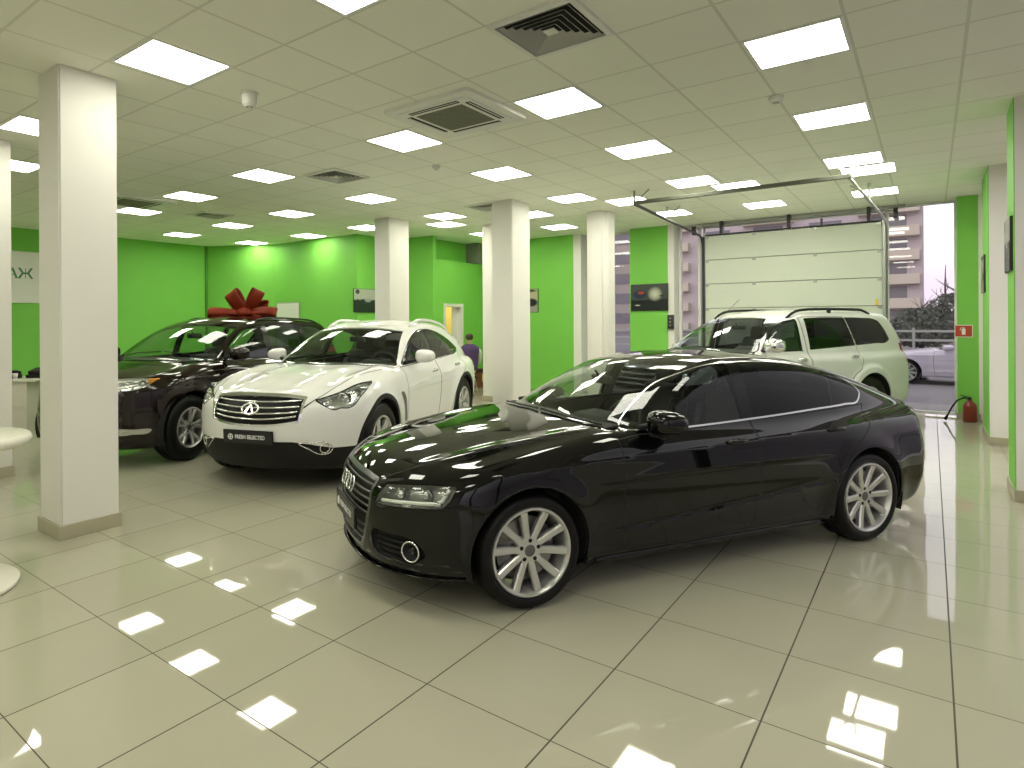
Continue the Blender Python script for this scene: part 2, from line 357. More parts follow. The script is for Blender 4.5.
class CarShape:
    def __init__(self, s):
        self.s = s
        for k in ('W', 'sec', 'Zt', 'crown', 'Xf', 'Xr', 'zb', 'Zg', 'Wg', 'tum'):
            if s.get(k) is not None: setattr(self, k, pch(*s[k]))
    def F(self, P):
        s = self.s; x, y, z = P[..., 0], P[..., 1], P[..., 2]; ay = np.abs(y)
        w = self.W(x) - self.sec(z)
        for (cx, cz, R, a, wd) in s['flares']:
            r = np.hypot(x - cx, z - cz)
            w = w + a*np.exp(-(np.maximum(r - R, 0)/wd)**2)*(z > -1)
        for (xs, zs, a, wd) in s.get('creases', ()):
            dz = z - np.interp(x, xs, zs)
            w = w + np.interp(x, xs, a)*np.exp(-np.abs(dz)/wd)*np.where(dz > 0, np.exp(-np.abs(dz)/wd), 1)
        side = ay - w
        yn = ay/s['hw']
        top = z - (self.Zt(x) - self.crown(x)*yn**s.get('crown_p', 2.0))
        for (xs, ys, a, wd) in s.get('ridges', ()):
            top = top - np.interp(x, xs, a)*np.exp(-((ay - np.interp(x, xs, ys))/wd)**2)
        fr = x - (self.Xf(z) - s['cf']*yn**s['pf'])
        rr = (self.Xr(z) + s['cr']*yn**s['pr']) - x
        bt = self.zb(x) - z
        hull = smax(side, top, s.get('k_st', .09))
        hull = smax(hull, fr*.9, s.get('k_f', .12)); hull = smax(hull, rr*.9, s.get('k_r', .10)); hull = smax(hull, bt, .07)
        dz = z - s['zbelt']
        gside = (ay - (self.Wg(x) - self.tum(dz)))*.93
        sgn = np.tanh((x - s['xmid'])/.3)
        c = np.where(sgn > 0, s['cw'], s['cb'])
        xq = x + sgn*c*ay*ay
        gtop = (z - (self.Zg(xq) - s['rcrown']*(ay/.65)**2))*.9
        g = smax(gside, gtop, s.get('k_g', .07))
        if 'Xrg' in s:
            if not hasattr(self, 'Xrg'): self.Xrg = pch(*s['Xrg'])
            g = smax(g, ((self.Xrg(z) + s['cbg']*ay*ay) - x)*.95, s.get('k_gr', .07))
        g = smax(g, s['zbelt'] - .25 - z, .02)
        g = smax(g, rr*.9, .05)
        f = smin(hull, g, s.get('k_u', .05))
        for fn in s.get('extra', ()): f = fn(self, f, x, y, z)
        return f
    def grad(self, P, e=1.5e-3):
        g = np.empty_like(P)
        for k in range(3):
            d = np.zeros(3); d[k] = e
            g[:, k] = (self.F(P + d) - self.F(P - d))/(2*e)
        return g
    def project(self, P, n=6):
        P = P.copy()
        for _ in range(n):
            f = self.F(P); g = self.grad(P); gg = (g*g).sum(1) + 1e-9
            st = g*(f/gg)[:, None]; l = np.linalg.norm(st, axis=1, keepdims=True)
            P -= st*np.minimum(1, .02/np.maximum(l, 1e-9))
        return P
    def normals(self, P):
        g = self.grad(P); return g/np.maximum(np.linalg.norm(g, axis=1, keepdims=True), 1e-9)
    def mesh(self, h):
        lo, hi = self.s['bounds']
        n = [int(math.ceil((hi[k] - lo[k])/h)) + 1 for k in range(3)]
        if n[1] % 2 == 0: n[1] += 1
        ax = [lo[k] + h*np.arange(n[k]) for k in range(3)]
        ax[1] = (np.arange(n[1]) - n[1]//2)*h
        V = np.empty(n)
        hy = n[1]//2
        for i in range(0, n[0], 16):
            G = np.stack(np.meshgrid(ax[0][i:i+16], ax[1][hy:], ax[2], indexing='ij'), -1)
            V[i:i+16, hy:] = self.F(G)
        V[:, :hy] = V[:, :hy:-1]
        V[np.abs(V) < 1e-6] = 1e-6
        s = V < 0
        c = [V[i:n[0]-1+i, j:n[1]-1+j, k:n[2]-1+k] for i in (0, 1) for j in (0, 1) for k in (0, 1)]
        cs = sum((q < 0).astype(np.int8) for q in c)
        act = (cs > 0) & (cs < 8)
        I = np.argwhere(act); cid = -np.ones(act.shape, int); cid[act] = np.arange(len(I))
        cv = np.stack([q[act] for q in c], 1)
        off = np.array([(i, j, k) for i in (0, 1) for j in (0, 1) for k in (0, 1)], float)
        acc = np.zeros((len(I), 3)); cnt = np.zeros(len(I))
        for a in range(8):
            for b in range(a+1, 8):
                if abs(off[a]-off[b]).sum() == 1:
                    m = (cv[:, a] < 0) != (cv[:, b] < 0)
                    t = cv[:, a]/np.where(m, cv[:, a]-cv[:, b], 1)
                    acc += np.where(m[:, None], off[a] + t[:, None]*(off[b]-off[a]), 0); cnt += m
        P = (I + acc/cnt[:, None])*h + np.array([ax[0][0], ax[1][0], ax[2][0]])
        Q = []
        def quads(d):
            a, b = [(1, 2), (2, 0), (0, 1)][d]
            sl0 = [slice(1, n[k]-1) for k in range(3)]; sl1 = list(sl0)
            sl0[d] = slice(0, n[d]-1); sl1[d] = slice(1, n[d])
            s0, s1 = s[tuple(sl0)], s[tuple(sl1)]
            for flip in (0, 1):
                e = np.argwhere((s0 & ~s1) if not flip else (~s0 & s1))
                if not len(e): continue
                base = e.copy()
                for k in range(3):
                    if k != d: base[:, k] += 1
                def cell(da, db):
                    q = base.copy(); q[:, a] += da; q[:, b] += db
                    return cid[q[:, 0], q[:, 1], q[:, 2]]
                f = np.stack([cell(-1, -1), cell(0, -1), cell(0, 0), cell(-1, 0)], 1)
                Q.append(f[:, ::-1] if flip else f)
        for d in range(3): quads(d)
        Q = np.concatenate(Q)
        P = self.project(P)
        return P, [tuple(int(v) for v in q) for q in Q]
    def ray(self, o, d, t0, t1, n=400):
        t = np.linspace(t0, t1, n); P = o + t[:, None]*d; f = self.F(P)
        k = np.nonzero(f < 0)[0]
        if not len(k): return None
        k = k[0]
        if k == 0: return P[0]
        a, b = t[k-1], t[k]
        for _ in range(30):
            m = .5*(a + b)
            if self.F((o + m*d)[None])[0] < 0: b = m
            else: a = m
        return o + b*d
    def front(self, y, z):      # x of the front surface
        return self.ray(np.array([1.6, y, z]), np.array([-1., 0, 0]), 0, 2.5)
    def left(self, x, z, sgn=1):
        return self.ray(np.array([x, sgn*1.4, z]), np.array([0., -sgn, 0]), 0, 1.38)
    def above(self, x, y):
        return self.ray(np.array([x, y, 2.4]), np.array([0., 0, -1]), 0, 2.2)
    def rearp(self, y, z):
        return self.ray(np.array([-5.2, y, z]), np.array([1., 0, 0]), 0, 2.5)

def smooth_poly(pts, per=8, closed=True):
    """Catmull-Rom through the points; a point given as (a, b, 1) is a hard corner."""
    n = len(pts); out = []
    P = [np.array(p[:2], float) for p in pts]; C = [len(p) > 2 and p[2] for p in pts]
    for i in range(n if closed else n-1):
        p1, p2 = P[i], P[(i+1) % n]
        p0 = P[i-1] if (closed or i > 0) else p1; p3 = P[(i+2) % n] if (closed or i+2 < n) else p2
        L = np.linalg.norm(p2-p1)
        def tan(a, b, c):
            la, lb = np.linalg.norm(b-a)+1e-9, np.linalg.norm(c-b)+1e-9
            d = (b-a)/la*lb + (c-b)/lb*la
            return d/(la+lb)
        m1 = (p2-p1)/L if C[i] else tan(p0, p1, p2); m2 = (p2-p1)/L if C[(i+1) % n] else tan(p1, p2, p3)
        for k in range(per):
            t = k/per; t2 = t*t; t3 = t2*t
            out.append((2*t3-3*t2+1)*p1 + (t3-2*t2+t)*L*m1 + (3*t2-2*t3)*p2 + (t3-t2)*L*m2)
    if not closed: out.append(P[-1])
    return np.array(out)

def poly_sdf(poly, A):
    """signed distance (negative inside) of 2-D points A to a closed polyline, capped away from it"""
    lo, hi = poly.min(0) - .12, poly.max(0) + .12
    r = np.full(len(A), .12)
    m = np.nonzero(((A > lo) & (A < hi)).all(1))[0]
    for s in range(0, len(m), 20000):
        q = A[m[s:s+20000]]
        best = np.full(len(q), 1e9); ins = np.zeros(len(q), bool)
        for i in range(len(poly)):
            a, b = poly[i], poly[(i+1) % len(poly)]; ab = b - a
            t = np.clip(((q-a) @ ab)/(ab @ ab + 1e-12), 0, 1)
            d = q - a - t[:, None]*ab; best = np.minimum(best, (d*d).sum(1))
            c = (a[1] > q[:, 1]) != (b[1] > q[:, 1])
            if abs(ab[1]) > 1e-12:
                ins ^= c & (q[:, 0] < a[0] + (q[:, 1]-a[1])/ab[1]*ab[0])
        d = np.sqrt(best); r[m[s:s+20000]] = np.where(ins, -d, d)
    return r

class Shell:
    """the meshed surface, cut along the zero lines of region functions"""
    def __init__(self, shape, h):
        self.sh = shape; P, self.faces = shape.mesh(h); self.P = [p for p in P]
        self.regions = []; self.new = []
        self.arr = P; self.N = shape.normals(P)
    def _arrays(self):
        if len(self.arr) != len(self.P):
            self.arr = np.array(self.P)
            k = len(self.N)
            self.N = np.concatenate([self.N, self.sh.normals(self.arr[k:])])
    def cut(self, fn):
        self._arrays()
        f = fn(self.arr, self.N)
        f = np.where(np.abs(f) < 2e-4, np.where(f < 0, -2e-4, 2e-4), f)
        neg = f < 0; fl = f.tolist(); ng = neg.tolist()
        out = []; cache = {}
        P = self.P
        for fc in self.faces:
            c = 0
            for v in fc: c += ng[v]
            if c == 0 or c == len(fc): out.append(fc); continue
            A = []; B = []
            n = len(fc)
            for i in range(n):
                a, b = fc[i], fc[(i+1) % n]
                (A if ng[a] else B).append(a)
                if ng[a] != ng[b]:
                    k = (a, b) if a < b else (b, a)
                    v = cache.get(k)
                    if v is None:
                        t = fl[k[0]]/(fl[k[0]] - fl[k[1]])
                        v = len(P); P.append(P[k[0]]*(1-t) + P[k[1]]*t); cache[k] = v
                    A.append(v); B.append(v)
            if len(A) > 2: out.append(tuple(A))
            if len(B) > 2: out.append(tuple(B))
        self.faces = out
    def region(self, name, fn, gap=0, cut=True):
        """faces where fn < 0 get this label (earlier regions win)"""
        if cut: self.cut(fn)
        self.regions.append((name, fn))
    def gap(self, fn, w=.004, name='panel_gap'):
        self.cut(lambda P, N: fn(P, N) - w); self.cut(lambda P, N: fn(P, N) + w)
        self.regions.append((name, lambda P, N: np.abs(fn(P, N)) - w))
    def finish(self):
        self._arrays()
        k = len(self.arr)
        cen = np.array([self.arr[list(f)].mean(0) for f in self.faces])
        cn = np.array([self.N[list(f)].mean(0) for f in self.faces])
        lab = np.array(['body']*len(cen), dtype=object); done = np.zeros(len(cen), bool)
        for name, fn in self.regions:
            m = (fn(cen, cn) < 0) & ~done
            lab[m] = name; done |= m
        self.lab = lab; self.cen = cen
        return self
    def pick(self, name):
        return [f for f, l in zip(self.faces, self.lab) if l == name]
    @staticmethod
    def islands(faces):
        par = {}
        def find(a):
            while par[a] != a: par[a] = par[par[a]]; a = par[a]
            return a
        for f in faces:
            for v in f: par.setdefault(v, v)
            r = find(f[0])
            for v in f[1:]: par[find(v)] = r
        g = {}
        for f in faces: g.setdefault(find(f[0]), []).append(f)
        return sorted(g.values(), key=len, reverse=True)
# ---------------------------------------------------------------- body shapes, origin under the front axle, x forward
SPEC_SPORTBACK = dict(
    hw=.92, bounds=((-4.0, -1.0, .08), (1.0, 1.0, 1.5)), zbelt=.95, xmid=-1.9,
    W=([-3.9, -3.5, -3.0, -2.5, -1.5, -.6, 0, .35, .7, 1.0], [.83, .875, .912, .922, .922, .922, .922, .905, .87, .84]),
    sec=([.12, .18, .25, .34, .44, .56, .68, .76, .84, .92, 1.0, 1.1], [.13, .085, .04, .022, .012, .0, .004, .010, .032, .07, .115, .18]),
    flares=[(0, .327, .36, .018, .10), (-2.81, .327, .36, .022, .10)],
    creases=[([-3.7, -3.2, -2.4, -.4, .3, .6], [.90, .89, .85, .795, .775, .75], [0, .012, .014, .014, .010, 0], .05),
             ([-2.6, -2.2, -.7, -.3], [.50, .47, .37, .36], [0, .014, .014, 0], .045)],
    Zt=([-4.0, -3.85, -3.72, -3.5, -3.2, -2.0, -.9, -.62, -.3, 0, .3, .55, .72, .82, .9], [.945, .985, .99, .975, .96, .95, .97, .985, .955, .92, .872, .82, .768, .72, .64]),
    crown=([-4, -3.5, -2, -.7, 0, .5, .9], [.05, .06, .05, .06, .075, .10, .13]),
    ridges=[([-.7, -.2, .3, .7], [.66, .65, .60, .50], [0, .016, .016, 0], .07)],
    Xf=([.08, .15, .2, .3, .45, .6, .7, .8], [.70, .76, .815, .846, .850, .844, .815, .745]), cf=.46, pf=2.7,
    Xr=([.1, .2, .3, .45, .6, .8, .92, 1.0], [-3.55, -3.68, -3.78, -3.835, -3.835, -3.80, -3.795, -3.79]), cr=.33, pr=2.6,
    zb=([-4, -3.4, -2.9, -.4, .4, 1], [.27, .2, .17, .17, .16, .17]),
    Zg=([-3.95, -3.75, -3.5, -3.2, -2.9, -2.6, -2.3, -2.0, -1.75, -1.5, -1.3, -1.0, -.62, -.3], [.885, .995, 1.09, 1.192, 1.278, 1.338, 1.374, 1.388, 1.388, 1.365, 1.322, 1.195, 1.0, .83]),
    Wg=([-3.8, -3.4, -3.0, -2.6, -2, -1.2, -.7, -.3], [.60, .685, .755, .795, .815, .815, .80, .78]),
    tum=([-.3, 0, .15, .3, .45], [-.10, 0, .062, .145, .25]),
    cw=.28, cb=.32, rcrown=.045, k_g=.075, k_u=.045)
SPEC_CROSSOVER = dict(
    hw=.96, bounds=((-4.1, -1.05, .10), (1.1, 1.05, 1.78)), zbelt=1.08, xmid=-2.0,
    W=([-4.1, -3.6, -3.2, -2.9, -2.3, -1.4, -.7, -.2, .2, .55, .85, 1.1], [.84, .90, .945, .955, .925, .915, .93, .95, .945, .915, .87, .82]),
    sec=([.12, .2, .3, .4, .55, .75, .9, 1.0, 1.1, 1.2], [.16, .10, .055, .03, .012, .0, .012, .035, .085, .16]),
    flares=[(0, .388, .42, .022, .12), (-2.885, .388, .42, .025, .12)],
    creases=[([-3.6, -2.6, -1.0, -.6], [.98, .94, .86, .84], [0, .012, .012, 0], .06)],
    Zt=([-4.1, -3.9, -3.6, -3.0, -1.5, -.8, -.5, -.2, .1, .4, .65, .82, .92, 1.0], [1.02, 1.08, 1.08, 1.06, 1.08, 1.105, 1.11, 1.09, 1.06, 1.01, .955, .90, .83, .74]),
    crown=([-4, -3, -1, 0, .5, 1.0], [.05, .05, .05, .07, .11, .14]),
    ridges=[([-.8, -.4, .2, .6], [.72, .72, .71, .62], [0, .035, .045, 0], .11), ([-.6, -.2, .5, .8], [.34, .33, .30, .28], [0, .012, .016, 0], .10)],
    Xf=([.1, .2, .3, .42, .55, .7, .82, .9, 1.0], [.70, .80, .865, .905, .925, .918, .89, .85, .76]), cf=.50, pf=2.4,
    Xr=([.1, .25, .45, .65, .85, 1.0, 1.1], [-3.60, -3.82, -3.93, -3.93, -3.90, -3.86, -3.82]), cr=.34, pr=2.6,
    zb=([-4, -3.5, -2.9, -.4, .4, 1], [.32, .25, .21, .21, .20, .21]),
    Zg=([-4.0, -3.85, -3.65, -3.4, -3.1, -2.8, -2.4, -2.0, -1.7, -1.4, -1.1, -.8, -.5, -.2], [.99, 1.13, 1.285, 1.415, 1.515, 1.575, 1.612, 1.618, 1.595, 1.535, 1.43, 1.29, 1.125, .94]),
    Wg=([-4.0, -3.6, -3.2, -2.8, -2.2, -1.4, -.8, -.3], [.60, .72, .785, .82, .835, .835, .82, .80]),
    tum=([-.3, 0, .2, .4, .6], [-.08, 0, .075, .175, .31]),
    cw=.25, cb=.30, rcrown=.05, k_g=.08, k_u=.05)
SPEC_SUV = dict(
    hw=.98, bounds=((-4.2, -1.08, .10), (1.15, 1.08, 1.85)), zbelt=1.10, xmid=-2.0,
    W=([-4.2, -3.7, -3.2, -2.75, -2.0, -1.0, -.3, .1, .5, .8, 1.1], [.88, .935, .965, .975, .97, .97, .975, .965, .92, .85, .78]),
    sec=([.12, .2, .3, .4, .55, .75, .95, 1.05, 1.15, 1.25], [.15, .09, .05, .025, .008, .0, .010, .03, .075, .14]),
    flares=[(0, .385, .42, .022, .10), (-2.75, .385, .42, .022, .10)],
    creases=[([-3.7, -3.0, -.4, .3], [1.00, 1.0, .95, .93], [0, .010, .010, 0], .05)],
    Zt=([-4.2, -4.0, -3.0, -1.2, -.6, -.3, 0.05, .32, .55, .75, .88, 1.0], [1.08, 1.10, 1.08, 1.10, 1.135, 1.13, 1.085, 1.04, .985, .925, .86, .75]),
    crown=([-4, -3, -1, 0, .5, 1.0], [.04, .04, .04, .055, .075, .10]),
    ridges=[([-.7, -.2, .4, .8], [.80, .78, .74, .66], [0, .012, .014, 0], .08)],
    Xf=([.1, .2, .32, .45, .6, .75, .88, .96, 1.05], [.66, .75, .82, .855, .86, .85, .825, .79, .71]), cf=.60, pf=2.5,
    Xr=([.1, .25, .45, .65, .9, 1.1, 1.2], [-3.75, -3.95, -4.06, -4.06, -4.02, -3.98, -3.94]), cr=.30, pr=2.8,
    zb=([-4, -3.5, -2.9, -.4, .4, 1], [.30, .24, .20, .20, .20, .22]),
    Zg=([-4.1, -3.8, -3.5, -3.0, -2.4, -1.84, -1.5, -1.18, -.78, -.38, -.08], [1.54, 1.60, 1.64, 1.68, 1.70, 1.69, 1.655, 1.57, 1.385, 1.145, .96]),
    Wg=([-4.2, -3.7, -3.2, -2.6, -1.8, -1.0, -.3], [.78, .81, .83, .845, .855, .85, .83]),
    tum=([-.3, 0, .2, .4, .6], [-.06, 0, .055, .135, .25]),
    Xrg=([.9, 1.1, 1.3, 1.5, 1.62, 1.75], [-4.05, -3.98, -3.88, -3.74, -3.64, -3.50]), cbg=.22,
    cw=.22, cb=.04, rcrown=.05, k_g=.07, k_u=.05)
SPEC_WAGON = dict(
    hw=.90, bounds=((-4.05, -1.0, .14), (1.0, 1.0, 1.85)), zbelt=1.12, xmid=-2.0,
    W=([-4.0, -3.5, -2.8, -2.0, -1.0, -.3, .1, .4, .7, 1.0], [.84, .872, .882, .876, .876, .88, .88, .865, .83, .78]),
    sec=([.15, .25, .35, .45, .6, .85, 1.0, 1.1, 1.2, 1.3], [.14, .08, .045, .02, .006, .0, .010, .03, .075, .14]),
    flares=[(0, .385, .50, .045, .035), (-2.8, .385, .50, .045, .035)],
    Zt=([-4.2, -3.9, -3.0, -1.2, -.7, -.4, 0, .3, .55, .72, .82, .95], [1.10, 1.12, 1.10, 1.12, 1.145, 1.14, 1.10, 1.07, 1.03, .98, .91, .80]),
    crown=([-4, -3, -1, 0, .5, 1.0], [.04, .04, .04, .06, .08, .10]),
    Xf=([.1, .25, .35, .5, .7, .85, .95, 1.05], [.62, .70, .765, .80, .80, .78, .74, .66]), cf=.36, pf=2.6,
    Xr=([.1, .3, .5, .7, .95, 1.1, 1.2], [-3.68, -3.90, -3.97, -3.97, -3.93, -3.90, -3.88]), cr=.22, pr=3.0,
    zb=([-4, -3.5, -2.9, -.4, .4, 1], [.38, .30, .24, .24, .26, .30]),
    Zg=([-4.0, -3.6, -3.0, -2.4, -1.8, -1.5, -1.2, -.9, -.5, -.2], [1.62, 1.675, 1.705, 1.712, 1.70, 1.665, 1.565, 1.42, 1.165, .98]),
    Wg=([-4.0, -3.5, -2.6, -1.8, -1.0, -.3], [.75, .775, .79, .795, .79, .77]),
    tum=([-.3, 0, .2, .4, .6], [-.05, 0, .045, .105, .20]),
    Xrg=([.9, 1.1, 1.3, 1.5, 1.65, 1.8], [-3.96, -3.91, -3.83, -3.72, -3.62, -3.48]), cbg=.16,
    cw=.18, cb=.03, rcrown=.045, k_g=.065, k_u=.045)
# ---------------------------------------------------------------- car building blocks
M_BLACKPAINT = mat('black_car_paint', (.002, .002, .0022), .03, 0, .42, 0.)
M_WHITEPAINT = mat('white_car_paint', (.78, .78, .75), .06, 0, .5, 0.)
M_IVORYPAINT = mat('ivory_car_paint', (.66, .665, .63), .08, 0, .5, 0.)
M_BROWNPAINT = mat('dark_brown_car_paint', (.010, .0055, .004), .05, 0, .5, 0.)
M_SEAM = mat('panel_gap_black', (.003, .003, .003), .8)
M_LINING = mat('cabin_lining', (.02, .02, .021), .8)
M_WELL = mat('wheel_well_felt', (.008, .008, .008), .9)
M_CHROME = mat('chrome', (.80, .80, .80), .10, 1.)
M_SATIN = mat('satin_metal', (.58, .58, .58), .26, 1.)
M_GREYMETAL = mat('dark_grey_metal', (.16, .16, .165), .28, .9)
M_ALLOY = mat('silver_alloy_paint', (.60, .60, .585), .30, .75, .5, .4)
M_RUBBER = noisy(mat('tyre_rubber', (.003, .003, .003), .5, 0, .25), 30, .25)
M_BLKPLASTIC = mat('black_plastic', (.005, .005, .005), .5, 0, .3)
M_GLOSSBLK = mat('gloss_black_trim', (.002, .002, .002), .15, 0, .25)
M_LEATHER = mat('black_leather', (.016, .015, .015), .5)
M_GREYLEATHER = mat('grey_leather', (.10, .10, .095), .55)
M_WINDSCREEN = glass('windscreen_glass', (.80, .88, .82))
M_TINT = glass('dark_tinted_glass', (.12, .13, .16), 1.42)
M_SIDEGLASS = glass('side_glass', (.58, .64, .60))
M_LENS = glass('clear_lamp_lens', (.93, .95, .93))
M_MIRRORGLASS = mat('mirror_glass', (.75, .78, .80), .02, 1.)
M_LAMPSILVER = mat('lamp_reflector', (.62, .63, .62), .18, .85)
M_LAMPMID = mat('lamp_housing_pale', (.30, .31, .29), .22, .6)
M_LIGHTGUIDE = mat('white_light_guide', (.80, .82, .76), .3)
M_LAMPGREY = mat('lamp_housing', (.20, .21, .20), .30, .5)
M_AMBER = mat('amber_lens', (.75, .30, .03), .2, 0, .5, 1.)
M_REDLENS = mat('red_lens', (.22, .010, .008), .15, 0, .5)
M_DISC = mat('brake_disc', (.30, .29, .28), .35, .9)
M_PLATE = mat('black_plate', (.012, .012, .012), .35)
M_PLATETEXT = mat('plate_lettering', (.75, .75, .75), .5)

def shell_part(sh, faces, name, m, parent, flange=0., offset=0., flip=False, walls=0.):
    """a piece of the shell as its own mesh: flange = return lip inward, walls = side walls up to the outer surface"""
    idx = sorted({v for f in faces for v in f}); mp = {v: i for i, v in enumerate(idx)}
    P0 = sh.arr[idx]; N = sh.N[idx]; P = P0 + N*offset
    F = [tuple(mp[v] for v in f) for f in faces]
    verts = P.tolist(); ln = []
    sg = -1. if flip else 1.
    if flip: F = [f[::-1] for f in F]
    for f in F: ln += [tuple(N[v]*sg) for v in f]
    if flange or walls:
        ec = {}
        for f in F:
            for a, b in zip(f, f[1:] + f[:1]):
                k = (a, b) if a < b else (b, a); ec.setdefault(k, []).append((a, b))
        low = {}
        for k, l in ec.items():
            if len(l) == 1:
                a, b = l[0]
                for v in (a, b):
                    if v not in low:
                        low[v] = len(verts)
                        verts.append((P[v] - N[v]*flange if flange else P0[v] - N[v]*.001).tolist())
                F.append((b, a, low[a], low[b])); ln += [(0, 0, 0)]*4
    me = bpy.data.meshes.new(name); me.from_pydata(verts, [], F)
    me.polygons.foreach_set('use_smooth', [True]*len(me.polygons))
    if len(me.loops) == len(ln): me.normals_split_custom_set(ln)
    return link(name, me, m, parent)

def side_fn(poly, ymin=.30, xr=None):
    def fn(P, N):
        d = poly_sdf(poly, P[:, [0, 2]])
        return np.where((np.abs(P[:, 1]) > ymin) & (np.abs(N[:, 1]) > .12), d, .12)
    return fn
def front_fn(poly, xmin=.2, nx=.12):
    def fn(P, N):
        d = poly_sdf(poly, np.stack([np.abs(P[:, 1]), P[:, 2]], 1))
        return np.where((P[:, 0] > xmin) & (N[:, 0] > nx), d, .12)
    return fn
def rear_fn(poly, xmax=-2.9, nx=.12):
    def fn(P, N):
        d = poly_sdf(poly, np.stack([np.abs(P[:, 1]), P[:, 2]], 1))
        return np.where((P[:, 0] < xmax) & (N[:, 0] < -nx), d, .12)
    return fn
def screen_fn(poly, x0, x1, nx=.12, back=False):
    """front view polygon on the windscreen (or the rear window)"""
    def fn(P, N):
        d = poly_sdf(poly, np.stack([np.abs(P[:, 1]), P[:, 2]], 1))
        ok = (N[:, 0] < -nx) if back else (N[:, 0] > nx)
        return np.where((P[:, 0] > x0) & (P[:, 0] < x1) & ok & (N[:, 2] > .05), d, .12)
    return fn
def corner_fn(poly, xmin=.1, ymin=.15, front=True):
    """lamp outlines seen along the 45 degree diagonal; first axis (|y| - x)/sqrt 2"""
    def fn(P, N):
        x = P[:, 0] if front else -P[:, 0] - 0.
        d = poly_sdf(poly, np.stack([(np.abs(P[:, 1]) - x)*.70711, P[:, 2]], 1))
        return np.where((x > xmin) & (np.abs(P[:, 1]) > ymin), d, .12)
    return fn
def top_fn(poly, nz=.3, x0=-1., zmin=.5):
    def fn(P, N):
        d = poly_sdf(poly, np.stack([P[:, 0], np.abs(P[:, 1])], 1))
        return np.where((N[:, 2] > nz) & (P[:, 2] > zmin) & (P[:, 0] > x0), d, .12)
    return fn
def sym(poly): return np.array(list(poly) + [(-a, b) for a, b in reversed(list(poly))])

def rounded(pts, per=6, closed=True): return smooth_poly(pts, per, closed)

# ---------------------------------------------------------------- wheels
def spoke(bm, ang, r0, r1, w0, w1, y0, y1, t, dish=0., n=6, skew=0.):
    """one spoke, from the hub (r0) to the rim (r1); outer face at y0..y1"""
    ring = []
    for i in range(n+1):
        s = i/n; r = r0 + (r1-r0)*s; w = w0 + (w1-w0)*s; y = y0 + (y1-y0)*s + dish*math.sin(PI*s); a = ang + skew*s
        ca, sa = math.cos(a), math.sin(a)
        def p(u, yy): return bm.verts.new((r*ca - u*sa, yy, r*sa + u*ca))
        ring.append([p(-w/2, y - t), p(-w/2, y - .008), p(-w*.34, y), p(w*.34, y), p(w/2, y - .008), p(w/2, y - t)])
    for i in range(n):
        for k in range(6): bm.faces.new((ring[i][k], ring[i][(k+1) % 6], ring[i+1][(k+1) % 6], ring[i+1][k]))
    bm.faces.new(ring[0]); bm.faces.new(ring[-1][::-1])
